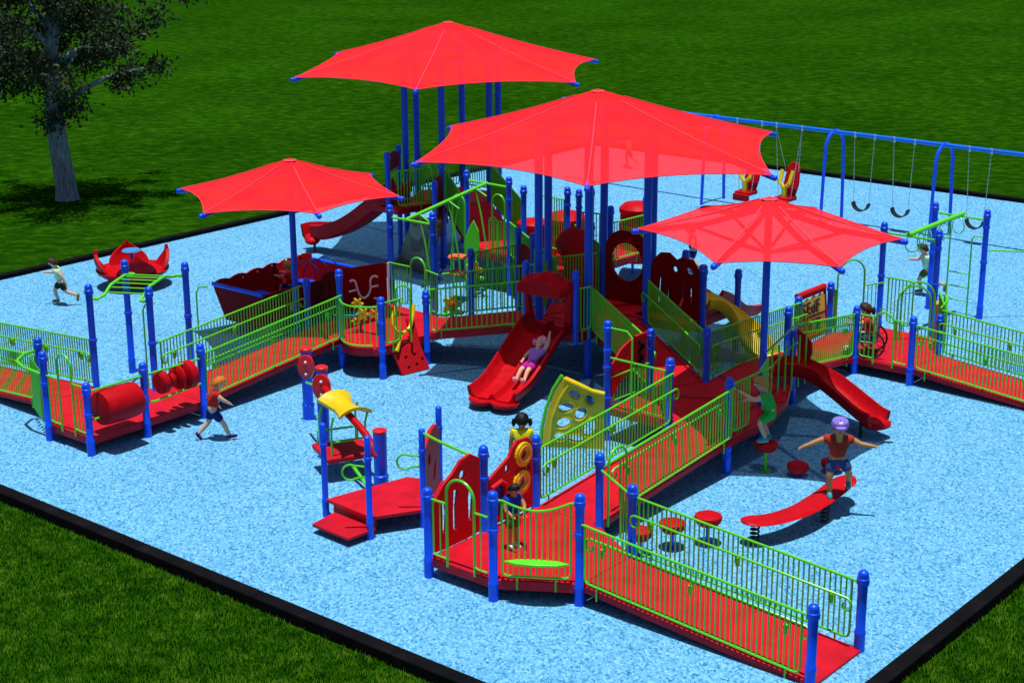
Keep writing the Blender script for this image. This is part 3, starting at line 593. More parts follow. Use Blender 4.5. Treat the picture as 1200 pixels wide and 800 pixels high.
# ------------------------------------------------------------------ swings
sw=thing('swing_frame','long blue swing frame with arched legs along the back kerb','swing frame',W(-8,23.5,0))
b0=W(-17.5,23.75,2.42); b1=W(-.2,23.2,2.42); mb=MB(); mb.tube([b0,b1],.055,12); mb.build('beam','beamblue',sw)
bd_=(b1-b0).normalized()
def onbeam(u):
    lo,hi=0.,1.
    for _ in range(40):
        m=(lo+hi)/2; p=b0.lerp(b1,m); dd=p-V((0,0,CAMH)); uu=600+FPX*dd.dot(RT)/dd.dot(FW)
        if uu<u: lo=m
        else: hi=m
    return b0.lerp(b1,(lo+hi)/2)
ns=V((-bd_.y,bd_.x,0))
for u in (700,838,979,1108,1235):
    c=onbeam(u); mb=MB(); rr=.45
    mb.tube([c-ns*.55-UZ*2.42]+[c-ns*.50-UZ*1.2]+[c-ns*(rr*math.cos(t))+UZ*(rr*math.sin(t)-rr+.03) for t in [math.pi*k/10 for k in range(11)]]+[c+ns*.50-UZ*1.2,c+ns*.55-UZ*2.42],.045,10); mb.build('arched_leg','blue',sw)
for u in (864,893,910,940,1002,1025,1048,1072,1136,1162):
    c=onbeam(u); mb=MB(); mb.box(c-UZ*.02,.05,.15,.14); mb.build('hanger','silver',sw)
def chainmb(mb,a,b,r=.012):
    n=int((b-a).length/.05)
    for i in range(n):
        p=a.lerp(b,i/n);q=a.lerp(b,(i+.75)/n); mb.tube([p,q],r if i%2 else r*.7,5)
def belt(u0,u1,v,label):
    a,b=onbeam(u0),onbeam(u1); c=(a+b)/2; c.z=.62; T=thing('belt_swing',label,'swing',V((c.x,c.y,0)),group='black belt swings')
    d=(b-a).normalized(); mb=MB(); pts=[c+d*(.23*math.cos(t))-UZ*(.22*math.sin(t)) for t in [math.pi*k/12 for k in range(13)]]
    mb.sweep([(-.09,-.012),(.09,-.012),(.09,.012),(-.09,.012)],pts[::1],side=lambda i: ns); mb.build('seat','black',T)
    for p,e in ((a,c-d*.23),(b,c+d*.23)):
        cb=MB(); chainmb(cb,p-UZ*.08,e); cb.build('chain','silver',T)
belt(1002,1025,246,'black belt swing nearest the large canopy, left of the other two'); belt(1048,1072,250,'middle black belt swing between its two neighbours'); belt(1136,1162,262,'black belt swing at the far right beyond the overhead ladder')
def bucket(u0,u1,label,yaw=0.):
    a,b=onbeam(u0),onbeam(u1); c=(a+b)/2; c.z=.75; T=thing('harness_swing',label,'swing',V((c.x,c.y,0)),group='red harness swings')
    d=(b-a).normalized(); f=-ns; mb=MB()
    o=c-d*.2; out=[(.02,.0),(.38,.0),(.44,.35),(.40,.8),(.30,.95),(.10,.95),(0,.8),(-.04,.35)]
    mb.plate(out,[],o+ns*.15-UZ*.3,d,(UZ+ns*.25),.07); mb.build('backrest','red',T,smooth=False,bevel=.025)
    mb=MB(); mb.box(c-UZ*.32-ns*.05,.46,.5,.12,Matrix((d,ns,UZ)).transposed()); mb.box(c-UZ*.42-ns*.3,.5,.12,.2,Matrix((d,ns,UZ)).transposed()); mb.build('seat','red',T,smooth=False,bevel=.03)
    mb=MB(); k=c-ns*.12; mb.tube([k-UZ*.28,k-UZ*.05,k+UZ*.02-d*.02],.075); mb.tube([k-UZ*.02,k+UZ*.12-d*.15,k+UZ*.45-d*.17+ns*.15],.055); mb.tube([k-UZ*.02,k+UZ*.12+d*.15,k+UZ*.45+d*.17+ns*.15],.055); mb.build('harness','yellow',T)
    for p,s_ in ((a,-1),(b,1)):
        cb=MB(); chainmb(cb,p-UZ*.08,c+d*s_*.2-UZ*.3-ns*.1); chainmb(cb,p-UZ*.08,c+d*s_*.2+UZ*.4+ns*.25,.009); cb.build('chain','silver',T)
bucket(864,893,'red harness swing with yellow straps partly hidden below the large canopy edge'); bucket(910,940,'red harness swing with yellow straps, nearer the arched leg')
# ------------------------------------------------------------------ LEFT DECK
ld=thing('play_deck','low red deck at the left with drum panels and an arched gate','play deck',W(-9.8,1.1,0))
floor(ld,[(-9.97,-.05,.30),(-8.82,-.05,.30),(-8.82,2.36,.30),(-9.97,2.36,.30),(-10.97,1.68,.30),(-10.97,.51,.30)],.14)
post(ld,(-9.97,-.07),1.60,cuffs=(1.02,)); post(ld,(-8.8,-.07),1.28,cuffs=(.72,)); post(ld,(-8.8,1.1),1.34,cuffs=(.72,)); post(ld,(-8.8,2.36),1.38); post(ld,(-10.97,.51),1.52)
gate_panel(ld,(-9.97,-.07),(-8.8,-.07),.30,arch_h=1.35,o0=.34,o1=.66)
mb=MB(); a,b=W(-10.9,.45),W(-10.05,0)
mb.tube([W(-10.95,.5,1.3),W(-11.1,.3,1.24),W(-10.95,.05,1.2),W(-10.6,-.05,1.18),W(-10.1,-.05,1.16)],.03)
for k in range(7):
    f=k/6; p=W(-11.0+.75*f,.35-.33*f); mb.tube([V((p.x,p.y,.25)),V((p.x,p.y,1.2))],.022,6)
mb.build('gate','green',ld)
dr=thing('drum_panel','large red barrel turning between two blue posts of the left deck','play panel',W(-8.8,.52,.8))
mb=MB(); mb.lathe(W(-8.75,.12,.78),[(.02,.0),(.20,.0),(.285,.02),(.30,.10),(.31,.38),(.30,.66),(.285,.74),(.20,.76),(.02,.76)],22,qdir()); mb.build('barrel','red',dr)
mb=MB(); mb.tube([W(-8.78,.0,1.12),W(-8.78,1.05,1.12)],.02); mb.build('bar','green',dr); mb=MB(); mb.tube([W(-8.78,.0,.62),W(-8.78,1.05,.62)],.02); mb.build('bar','green',dr)
dr=thing('drum_panel','pair of red spool wheels on a rail at the left deck, nearer the ramp','play panel',W(-8.8,1.72,.8))
for q0,r0,wd in ((1.38,.20,.16),(1.62,.12,.10),(1.76,.22,.10),(1.92,.25,.20)):
    mb=MB(); mb.lathe(W(-8.78,q0,.90),[(.02,0),(r0*.8,0),(r0,.03),(r0,wd-.03),(r0*.8,wd),(.02,wd)],20,qdir()); mb.build('spool','red',dr)
mb=MB(); mb.tube([W(-8.78,1.15,1.12),W(-8.78,2.3,1.12)],.02); mb.build('bar','green',dr); mb=MB(); mb.tube([W(-8.78,1.15,.62),W(-8.78,1.3,.60),W(-8.78,1.8,.63),W(-8.78,2.3,.66)],.02); mb.build('bar','green',dr)
lr=thing('access_ramp','red ramp with green railings leaving the frame on the left','ramp',W(-13,1.1,0))
floor(lr,[(-10.99,.51,.30),(-10.99,1.68,.30),(-15,1.68,.02),(-15,.51,.02)],.08)
rail(lr,(-15,1.70),(-10.97,1.70),.02,.30,hand=-1); rail(lr,(-15,.49),(-10.97,.49),.02,.30,hand=1)
mk=thing('overhead_ladder','short green monkey bars on four blue posts at the left','climbing frame',W(-10.9,2.7,0))
Q={'a':(-10.97,1.66),'b':(-9.97,2.22),'c':(-11.95,3.2),'d':(-10.9,3.8)}
for k in Q.values(): post(mk,k,2.25,cuffs=(1.2,))
for a,b in (('a','c'),('b','d')):
    A,B=W(*Q[a]),W(*Q[b]); off=(W(*Q['b'])-W(*Q['a'])).normalized()*(.16 if a=='a' else -.16); mb=MB()
    z=1.98; mb.tube([A+UZ*z,A+off+UZ*z,A.lerp(B,.12)+off*1.3+UZ*(z+.02),A.lerp(B,.3)+off*1.3+UZ*(z+.12),A.lerp(B,.7)+off*1.3+UZ*(z+.12),A.lerp(B,.9)+off*1.3+UZ*(z+.02),B+off*1.1+UZ*z,B+UZ*z],.028); mb.build('side_rail','leafg',mk)
for k in range(6):
    f=.15+.14*k; A=W(*Q['a']).lerp(W(*Q['c']),f);B=W(*Q['b']).lerp(W(*Q['d']),f); o_=(B-A).normalized()*.2; zz=2.0+.08*math.sin(math.pi*f); mb=MB(); mb.tube([A+o_+UZ*zz,B-o_+UZ*zz],.014); mb.build('rung','green',mk)
for pq in ((-10.35,2.35),(-10.55,3.75)):
    mb=MB(); p=W(*pq); mb.tube([V((p.x,p.y,.1)),V((p.x,p.y,1.72)),V((p.x+.05,p.y,1.82)),V((p.x+.22,p.y+.02,1.84))],.016); mb.build('grab_bar','green',mk)
# left main ramp
lm=thing('access_ramp','long red ramp with green railings rising under the left canopy','ramp',W(-9.4,4.1,0))
floor(lm,[(-8.82,2.37,.30),(-8.95,5.96,.60),(-9.97,5.96,.60),(-9.97,2.37,.30)],.10)
rail(lm,(-8.8,2.36),(-8.92,5.97),.3,.6,hand=1); rail(lm,(-9.97,2.3),(-10.05,5.97),.3,.6,hand=-1)
# ------------------------------------------------------------------ BOW DECK
bw=thing('play_deck','raised red deck with a bowed green railing behind the slingshot panel','play deck',W(-8.9,7,0))
arcp=[(-9.0+1.13*k/8, 5.97-.32*math.sin(math.pi*k/8)) for k in range(9)]
floor(bw,[(p,q,.60) for p,q in arcp]+[(-7.87,7.17,.60),(-8.46,8.3,.60),(-10.05,8.4,.60),(-10.05,5.97,.60)],.15)
post(bw,(-9.0,5.98),1.98,cuffs=(.5,)); post(bw,(-7.88,5.97),1.62,cuffs=(1.1,.55)); post(bw,(-7.86,7.19),1.5,cuffs=(1.25,)); post(bw,(-10.05,6.1),1.6)
mb=MB()
ap_=[(p,q) for p,q in arcp[1:-1]]
mb.tube([W(-9.0,5.97,1.42)]+[W(p,q,1.42) for p,q in ap_]+[W(-7.9,5.97,1.42)],.018); mb.tube([W(p,q,.66) for p,q in ap_],.017)
for i in range(12):
    f=.07+.86*i/11; p=-9.0+1.13*f; q=5.97-.32*math.sin(math.pi*f); mb.tube([W(p,q,.64),W(p,q,1.42)],.0095,6)
mb.build('bow_railing','green',bw)
rail(bw,(-7.88,5.97),(-7.86,6.55),.6,.6); 
mb=MB(); arch(mb,S(465,400,.6),S(482,400,.6),.6,1.72); mb.build('loop_handle','green',bw); mb=MB(); arch(mb,W(-9.4,8.4),W(-9.0,8.4),.6,1.7); mb.build('loop_handle','green',bw)
rail(bw,(-9.0,8.4),(-8.46,8.25),.6,.6); rail(bw,(-10.05,8.4),(-9.4,8.4),.6,.6)
wd=(W(-10.05,8.45)-W(-10.62,7.5)).normalized(); wo_=W(-10.62,7.5,.55)
mb=MB(); mb.plate([(0.0,-.05),(1.04,-.05),(1.04,.92),(0.0,.86)],[],wo_,wd,UZ,.05); wp=mb.build('play_panel','maroon',bw,smooth=False,bevel=.01,label='dark red wall panel with raised white hooked shapes')
def strokes(T,pts,mtl='white',r=.024):
    m=MB(); nn=wd.cross(UZ); m.tube(smoothpath([wo_+wd*((x-285)/315*1.04)+UZ*((755-y)/225*.86)+nn*.035 for x,y in pts],5),r); m.build('raised_shape',mtl,T)
strokes(wp,[(360,603),(372,594),(392,604),(404,640),(418,680),(445,700),(474,685),(490,650),(490,610),(500,588),(522,582),(538,590)])
strokes(wp,[(350,657),(398,650)]); strokes(wp,[(492,642),(540,636)]); strokes(wp,[(508,705),(530,712),(536,735),(522,752),(500,752)])
mb=MB(); mb.box(wo_+wd*1.08+UZ*.43,.05,.05,.95); mb.build('edge_strip','white',wp)
gp=thing('gear_panel','yellow and red flower wheels behind the bowed railing','play panel',W(-8.9,6.6,.8))
for i,(dp,dq,z_,c_,r_) in enumerate([(-.35,.2,1.15,'yellow',.10),(-.15,.15,.98,'yellow',.11),(.1,.2,1.02,'orange',.09),(-.3,.1,.82,'yellow',.08),(.25,.2,.95,'yellow',.07)]):
    mb=MB(); star=[(r_*(1+.3*math.cos(6*t))*math.cos(t),r_*(1+.3*math.cos(6*t))*math.sin(t)) for t in [2*math.pi*k/36 for k in range(36)]]
    mb.plate(star,[circle(0,0,.02,n=8)],W(-8.75+dp,6.35+dq,z_),V((.96,-.2,0)),UZ,.05); mb.build('wheel',c_,gp,smooth=False,bevel=.008)
mb=MB(); mb.tube([W(-9.0,6.5,.6),W(-8.95,6.5,1.15)],.03); mb.build('stand','teal',gp); mb=MB(); mb.tube([W(-8.6,6.6,.6),W(-8.6,6.6,1.05)],.03); mb.tube([W(-9.1,6.5,.95),W(-8.6,6.6,.95)],.02); mb.box(W(-9.1,6.3,.95),.32,.04,.05); mb.build('stand','teal',gp)
# slingshot climber
sg=thing('climber','red climbing board with finger holes topped by a yellow slingshot shape','climber',W(-7.7,6.6,0))
o_=S(471,440,.0); ux=S(503,432,.0)-o_; wl=ux.length; upv=(W(-7.95,6.65,.7)-W(-7.68,6.65,0)).normalized()
mb=MB(); mb.plate([(0,0),(wl,0),(wl*.92,.45),(wl*.95,1.0),(wl*.72,1.05),(wl*.66,.6),(wl*.3,.52),(-.05,.60),(-.07,.5)],[circle(wl*.3,.12,.035,n=8),circle(wl*.6,.14,.035,n=8),circle(wl*.3,.32,.035,n=8),circle(wl*.62,.34,.035,n=8),circle(wl*.85,.22,.035,n=8)],o_,ux,upv,.06); mb.build('board','redbrd',sg,smooth=False,bevel=.015)
un=ux.normalized(); nn=un.cross(upv).normalized(); k=lambda a,b:o_+un*a+upv*b+nn*.07
mb=MB(); mb.tube([k(.0,.48),k(wl*.2,.68),k(wl*.32,.80)],.042); mb.tube(smoothpath([k(wl*.32,.78),k(wl*.16,.90),k(wl*.18,1.10),k(wl*.42,1.32)],4),.036); mb.tube(smoothpath([k(wl*.32,.78),k(wl*.66,.86),k(wl*.88,1.06),k(wl*1.05,1.28)],4),.036); mb.build('slingshot','yellow',sg)
# ------------------------------------------------------------------ boat
bt=thing('play_boat','dark red rocking play boat with blue trim under the left canopy','play boat',W(-12.2,7.4,0))
def hull(f,top): # f: 0 stern..1 bow along q
    pass
q0,q1=6.15,8.95; mb=MB()
nseg=24
def wall(p_top,p_bot,qa,qb,wavy,t):
    vs=[];n=nseg
    for i in range(n+1):
        f=i/n; q=qa+(qb-qa)*f; zt=1.0+(.05*abs(math.sin(f*math.pi*6.0)) if wavy else 0)+(.12*f if wavy else .0); qbm=q+(.11*(1-2*f))
        for (pp,zz,qq) in ((p_top,zt,q),(p_bot,.24,qbm),(p_bot+t,.24,qbm),(p_top+t,zt,q)): vs.append(W(pp,qq,zz))
    fs=[(i*4+k,i*4+(k+1)%4,(i+1)*4+(k+1)%4,(i+1)*4+k) for i in range(n) for k in range(4)]+[(0,1,2,3),tuple(n*4+k for k in (3,2,1,0))]
    mb.add(vs,fs)
wall(-13.0,-12.75,q0,q1,True,.06); wall(-11.42,-11.65,q0,q1,False,-.06)
for qa,qb in ((q0,q0+.1),(q1,q1-.1)):
    mb.slab([W(-13.0,qa,1.0),W(-11.42,qa,1.0),W(-11.42,qa+(.05 if qa==q0 else -.05),1.0),W(-13,qa+(.05 if qa==q0 else -.05),1.0)],.03)
    vs=[W(-13,qa,1.0),W(-11.42,qa,1.0),W(-11.65,qb,.24),W(-12.75,qb,.24)]; dq=.05 if qa==q0 else -.05
    vs+=[W(*L(v),v.z)+qdir()*dq for v in vs]; mb.add(vs,[(0,1,2,3),(7,6,5,4),(0,4,5,1),(1,5,6,2),(2,6,7,3),(3,7,4,0)])
mb.slab([W(-12.72,q0+.12,.30),W(-11.68,q0+.12,.30),W(-11.68,q1-.12,.30),W(-12.72,q1-.12,.30)],.06)
mb.build('hull','maroon',bt,smooth=False)
for q_ in (q0,q1): mb=MB(); mb.tube([W(-12.98,q_,1.0),W(-11.42,q_,1.0)],.045,10); mb.build('end_rail','blue',bt)
for i in range(6): mb=MB(); mb.ball(W(-12.93,q0+.35+.42*i,.94+.045*i),.025,8,6); mb.build('bolt','white',bt)
for q_ in (7.0,8.3): mb=MB(); mb.slab([W(-12.8,q_,.66),W(-11.6,q_,.66),W(-11.6,q_+.28,.66),W(-12.8,q_+.28,.66)],.05); mb.build('bench','blue',bt,smooth=False,bevel=.01)
for i in range(3): mb=MB(); arch(mb,W(-12.5,8.0+.28*i),W(-11.6,8.0+.28*i),.7,1.25,.014); mb.build('hoop','dblue',bt)
for pq in ((-12.2,6.9),(-12.2,8.2)): mb=MB(); mb.tube([W(*pq,0)+V((.07*math.cos(t),.07*math.sin(t),.0+.32*t/31)) for t in [k*.6 for k in range(53)]],.014,6); mb.build('spring','black',bt)
mb=MB(); mb.plate([(0,0),(.5,0),(.5,.6),(.4,.7),(.1,.7),(0,.6)],[[(.1,.1),(.2,.1),(.2,.5),(.1,.5)]],W(-11.2,7.6,.5),qdir(),UZ,.05); mb.build('steering_board','maroon',bt,smooth=False,bevel=.01)
# spinner
spn=thing('spinner','red four-seat spinner with a blue centre wheel near the lawn edge','merry-go-round',W(-17.3,7.35,0))
c=W(-17.3,7.35,0); mb=MB(); mb.lathe(c,[(.25,.0),(.3,.12),(.62,.22),(.80,.34),(.84,.42),(.78,.42),(.6,.32),(.2,.28),(.02,.28)],28); mb.build('base','red',spn)
for i in range(4):
    a=R(20)+i*math.pi/2; mb=MB(); n=9; vs=[]
    for j in range(n+1):
        f=j/n; w=.66*max(0,math.cos(math.pi*.5*f))**.8+.03; z=.30+.62*f; rr=.74+.12*math.sin(f*2.2)
        for k in range(9):
            g=(k/8-.5)*2; aa=a+g*w*(.95); r_=rr-.10*(1-g*g)*0; zz=z-abs(g)**2*.10*f
            vs.append(c+V((math.cos(aa)*r_,math.sin(aa)*r_,zz)))
    for j in range(n+1):
        f=j/n; w=.66*max(0,math.cos(math.pi*.5*f))**.8+.03; z=.30+.62*f; rr=.66+.13*math.sin(f*2.2)
        for k in range(9):
            g=(k/8-.5)*2; aa=a+g*w*.95; vs.append(c+V((math.cos(aa)*rr,math.sin(aa)*rr,z-abs(g)**2*.10*f)))
    m=9*(n+1); fs=[(j*9+k,j*9+k+1,(j+1)*9+k+1,(j+1)*9+k) for j in range(n) for k in range(8)]; fs+=[(b_[3]+m,b_[2]+m,b_[1]+m,b_[0]+m) for b_ in fs]
    for j in range(n): fs+=[(j*9,(j+1)*9,(j+1)*9+m,j*9+m),(j*9+8,j*9+8+m,(j+1)*9+8+m,(j+1)*9+8)]
    fs+=[(n*9+k,n*9+k+1,n*9+k+1+m,n*9+k+m) for k in range(8)]
    mb.add(vs,fs); mb.build('seat_back','red',spn)
mb=MB(); mb.lathe(c,[(.035,.28),(.035,.82),(.03,.84)],12); mb.build('centre_post','blue',spn)
mb=MB(); mb.lathe(c,[(.02,.80),(.18,.81),(.22,.83),(.20,.86),(.02,.87)],22); mb.build('centre_wheel','lblue',spn)
# ------------------------------------------------------------------ bridge ramp between bow deck and tower
br=thing('access_ramp','dark red bridge with green barred railings left of the double slide','ramp',W(-7,7.9,0))
floor(br,[(-7.87,7.17,.60),(-6.1,8.15,.88),(-6.6,9.2,.92),(-8.46,8.25,.60)],.12)
rail(br,(-7.86,7.19),(-6.08,8.15),.6,.88,h=.90,gap=.1); rail(br,(-8.46,8.28),(-6.65,9.3),.6,.9,h=.9)
# ------------------------------------------------------------------ overhead Y climber
ov=thing('overhead_ladder','bright green slanting overhead bar with hanging struts behind the slingshot','climbing frame',W(-10,10,0))
for pq in ((-10.05,8.5),(-8.87,8.52)): post(ov,pq,2.68,cuffs=(2.2,1.1))
for pq in ((-11.2,12.2),(-9.9,12.15)): post(ov,pq,2.72,cuffs=(2.2,1.1))
mb=MB(); mb.tube([W(-9.6,8.5,2.42),W(-10.6,12.2,2.48)],.04,10); mb.build('beam','leafg',ov)
mb=MB(); mb.tube([W(-10.05,8.5,2.42),W(-8.87,8.52,2.42)],.026); mb.build('cross_bar','leafg',ov); mb=MB(); mb.tube([W(-11.2,12.2,2.48),W(-9.9,12.15,2.48)],.026); mb.build('cross_bar','leafg',ov)
for f,s_ in ((.15,1),(.35,-1),(.5,1),(.66,-1),(.85,1)):
    c=W(-9.6,8.5,2.42).lerp(W(-10.6,12.2,2.48),f); mb=MB(); mb.tube([c,c+pdir()*.15*s_-UZ*.55,c+pdir()*.3*s_-UZ*1.3,c+pdir()*.32*s_-UZ*1.75],.018); mb.tube([c,c+pdir()*.32*s_-UZ*.14],.02); mb.build('hanging_strut','green',ov)
for i,z_ in enumerate((.62,.98)):
    mb=MB(); mb.lathe(S(536,305,.9)*1+V((0,0,z_-.9)),[(.02,-.03),(.2,-.03),(.22,0),(.2,.03),(.02,.03)],18); mb.build('foot_disc','corange',ov)
# spring flowers seen through the railing
for (u,v,lb_) in ((530,372,'yellow and green flower-shaped spring toy behind the bridge railing, left one'),(556,330,'yellow flower-shaped spring toy behind the bridge railing, right one')):
    o0=S(u,v+18,0); T=thing('spring_toy',lb_,'spring toy',o0); 
    mb=MB(); mb.tube([o0+V((.06*math.cos(t),.06*math.sin(t),.3*t/31)) for t in [k*.6 for k in range(53)]],.012,6); mb.build('spring','black',T)
    mb=MB(); star=[(.17*(1+.28*math.cos(5*t))*math.cos(t),.17*(1+.28*math.cos(5*t))*math.sin(t)) for t in [2*math.pi*k/40 for k in range(40)]]; mb.plate(star,[],o0+UZ*.62,V((1,0,0)),UZ,.06); mb.build('flower','yellow',T,smooth=False,bevel=.01)
    mb=MB(); mb.tube([o0+UZ*.28,o0+UZ*.62],.05); mb.ball(o0+V((-.15,0,.4)),.09,8,6,(1.3,.5,.6)); mb.ball(o0+V((.15,0,.44)),.09,8,6,(1.3,.5,.6)); mb.build('stem','leafg',T)
    mb=MB(); mb.ball(o0+V((0,-.04,.62)),.07,10,7,(1,.5,1)); mb.build('flower_centre','redcap',T)
# ------------------------------------------------------------------ rear decks
rf_=thing('play_deck','bright red deck at the back of the overhead bar, with barred gate','play deck',W(-10.5,12.9,0))
floor(rf_,[(-11.2,12.25,.9),(-9.9,12.2,.9),(-9.4,13.2,.9),(-10.4,14.1,.9),(-11.4,13.6,.9)],.2)
mb=MB(); A=W(-10.55,12.22);B=W(-9.98,12.2); arch(mb,A,A.lerp(B,.45),.8,1.72,.016)
for k in range(9): p=A.lerp(B,k/8); mb.tube([V((p.x,p.y,.85)),V((p.x,p.y,1.62))],.012,6)
mb.tube([A+UZ*1.65,B+UZ*1.65],.016); mb.build('gate_railing','green',rf_)
rr_=thing('access_ramp','dark red ramp with solid-looking green rails down from the rear tower','ramp',W(-11.8,13.5,0))
floor(rr_,[(-13.0,13.4,1.45),(-11.25,12.3,.9),(-10.6,13.4,.9),(-12.4,14.4,1.45)],.1)
rail(rr_,(-13.0,13.4),(-11.2,12.25),1.45,.9,h=.95,gap=.045); rail(rr_,(-12.4,14.4),(-10.4,13.3),1.45,.9,h=.95,gap=.045)
tt=thing('play_tower','rear hexagonal deck below the highest canopy, with green barriers','play deck',W(-13.6,14.4,0))
floor(tt,[(p,q,1.45) for p,q in HEX(-13.6,14.4,1.14)],.16)
hx=HEX(-13.6,14.4,1.2)
for i,j in ((2,3),(3,4),(4,5),(0,1)): rail(tt,hx[i],hx[j],1.45,1.45,h=.95)
sd_=thing('play_deck','high start deck of the rear slide with a small dark red roof board','play deck',W(-14.1,12.9,0))
floor(sd_,[(-14.3,12.2,1.5),(-13.4,12.2,1.5),(-13.2,13.4,1.5),(-14.3,13.4,1.5)],.14)
post(sd_,(-13.7,12.2),2.85); post(sd_,(-14.15,13.05),2.85); 
mb=MB(); mb.plate([(0,0),(.95,0),(.95,.3),(.6,.42),(.3,.42),(0,.3)],[],W(-13.7,12.2,2.35),(W(-14.15,13.05)-W(-13.7,12.2)),UZ,.05); mb.build('roof_board','maroon',sd_,smooth=False,bevel=.015)
rail(sd_,(-13.5,12.2),(-13.1,13.1),1.5,1.5,h=.9); mb=MB(); mb.tube([W(-13.7,12.2,2.3),W(-14.15,13.05,2.3)],.018); mb.tube([W(-13.85,12.45,1.5),W(-13.85,12.45,2.3)],.012); mb.tube([W(-14,12.8,1.5),W(-14,12.8,2.3)],.012); mb.build('railing','green',sd_)
mb=MB(); mb.plate([(0,0),(.5,0),(.5,.45),(0,.45)],[],W(-13.0,13.0,1.0),qdir(),UZ,.05); mb.build('side_board','maroon',sd_,smooth=False)
rk=thing('rock_climber','dark grey moulded rock wall below the rear deck','climber',S(485,315,0))
mb=MB(); A=S(463,309,0);B=S(503,324,0);C_=S(512,262,1.45);D=S(482,257,1.45); nR,nC=12,12; vs=[]
for i in range(nR+1):
    for j in range(nC+1):
        f,g_=i/nR,j/nC; p=A.lerp(B,g_).lerp(D.lerp(C_,g_),f); nz=noise.noise(p*2.3)*.26+noise.noise(p*6)*.14; nz=round(nz*11)/11; vs.append(p+V((.4,-.8,.3))*nz)
bk=[]; 
for i in range(nR+1):
    for j in range(nC+1):
        f,g_=i/nR,j/nC; p=A.lerp(B,g_).lerp(D.lerp(C_,g_),f); bk.append(p+V((.1,.35,0)))
n=nC+1; m=len(vs); fs=[(i*n+j,i*n+j+1,(i+1)*n+j+1,(i+1)*n+j) for i in range(nR) for j in range(nC)]; fs+=[tuple(x+m for x in f[::-1]) for f in fs]
for i in range(nR): fs+=[(i*n,(i+1)*n,(i+1)*n+m,i*n+m),(i*n+nC,i*n+nC+m,(i+1)*n+nC+m,(i+1)*n+nC)]
for j in range(nC): fs+=[(nR*n+j,nR*n+j+1,nR*n+j+1+m,nR*n+j+m)]
mb.add(vs+bk,fs); mb.build('rock_face','rock',rk,smooth=False)
# walkway between red rear deck and tower, plus far deck with red shells
wk=thing('access_ramp','orange-red walkway with green rails crossing behind the double slide','ramp',W(-8,11.4,0))
floor(wk,[(-9.9,12.2,.9),(-6.6,9.9,.93),(-6.1,10.8,.93),(-9.2,13.2,.9)],.1)
rail(wk,(-9.9,12.15),(-6.7,9.85),.9,.93,hand=0,h=.8,gap=.07); rail(wk,(-9.1,13.2),(-6.1,10.95),.9,.93,h=.8,gap=.07)
post(wk,(-9.15,11.75),2.68); post(wk,(-7.4,11.9),2.1,r=.058)
fg=thing('play_deck','far raised deck with slim green barriers behind the central tower','play deck',W(-7.9,12.8,0))
floor(fg,[(-8.7,12.2,1.1),(-7.3,12.2,1.1),(-7.3,13.6,1.1),(-8.7,13.6,1.1)],.16)
for pq in ((-8.25,12.15),(-7.9,12.1),(-7.2,12.3),(-8.7,13.6),(-7.2,13.6)): post(fg,pq,2.7 if pq[1]<12.2 else 2.4,cuffs=(2.3,))
rail(fg,(-9.0,12.2),(-8.25,12.15),1.2,1.2,h=1.2,e0=.15,gap=.07); rail(fg,(-7.9,12.1),(-7.2,12.3),1.2,1.2,h=1.0); rail(fg,(-7.3,12.3),(-7.2,13.6),1.1,1.1)
tn=thing('crawl_tunnel','red moulded half tunnel with rounded top behind the double slide hood','tunnel',S(628,292,1.0))
c=W(-9.7,12.75,.9); mb=MB(); mb.lathe(c,[(.34,0),(.34,.62),(.37,.63),(.37,.70),(.30,.76),(.1,.80),(.01,.8)],20); mb.build('shell','red',tn)
for (pq,z_,r_,lb_) in (((-8.9,12.95),.9,.42,'tall rosy red climbing barrel left of the central tower'),((-7.7,14.0),1.1,.40,'red barrel behind the far deck barrier, nearest the tower')):
    T=thing('climbing_barrel',lb_,'play barrel',W(*pq,z_)); mb=MB(); mb.lathe(W(*pq,z_),[(r_,-.3),(r_,.8),(r_*1.06,.82),(r_*1.06,.9),(r_*.8,1.0),(r_*.3,1.04),(.01,1.04)],20); mb.build('shell','red',T)
    mb=MB(); mb.tube([W(*pq,z_+.5)+V((r_*1.02*math.cos(t),r_*1.02*math.sin(t),0)) for t in [2*math.pi*k/20 for k in range(20)]],.025,6,closed=True); mb.build('band','maroon',T)
fs_=thing('slide','red slide behind the round window with a blue support post','slide',W(-9,15.5,0))
chute(fs_,smoothpath([W(-8.0,13.6,1.15),W(-8.1,14.1,.95),W(-8.5,14.9,.6),W(-8.9,15.5,.42),W(-9.1,15.9,.38)],4),.55,.2,'red'); mb=MB(); mb.tube([W(-8.9,15.5,0),W(-8.9,15.5,.36)],.035); mb.build('support','blue',fs_)
dm=thing('crawl_tunnel','dark red humped tunnel left of the round window panel','tunnel',W(-6.6,11.4,0))
mb=MB(); mb.sweep([(.36*math.cos(t),.36*math.sin(t)) for t in [2*math.pi*k/18 for k in range(18)]],smoothpath([W(-8.0,12.0,1.5),W(-7.6,11.6,1.62),W(-7.2,11.2,1.50),W(-6.9,10.9,1.2),W(-6.8,10.8,.85)],4)); mb.build('tube','maroon',dm)
hx=HEX(-5.48,9.52,1.2)
rail(ct,hx[5],hx[4],.95,.95,h=.92,gap=.06,low=.1)
ba=thing('play_barrier','dark red and green barrier wall between slim posts behind the double slide','barrier',W(-8,10.2,0))
for pq,h in (((-8.6,10.9),2.0),((-7.7,10.3),2.1),((-8.9,9.7),1.7)): post(ba,pq,h)
mb=MB(); mb.plate([(.08,0),(.95,0),(.95,.85),(.7,1.0),(.3,1.0),(.08,.85)],[circle(.5,.6,.12,n=14)],W(-8.6,10.9,.7),(W(-7.7,10.3)-W(-8.6,10.9)),UZ,.05); mb.build('board','maroon',ba,smooth=False,bevel=.012)
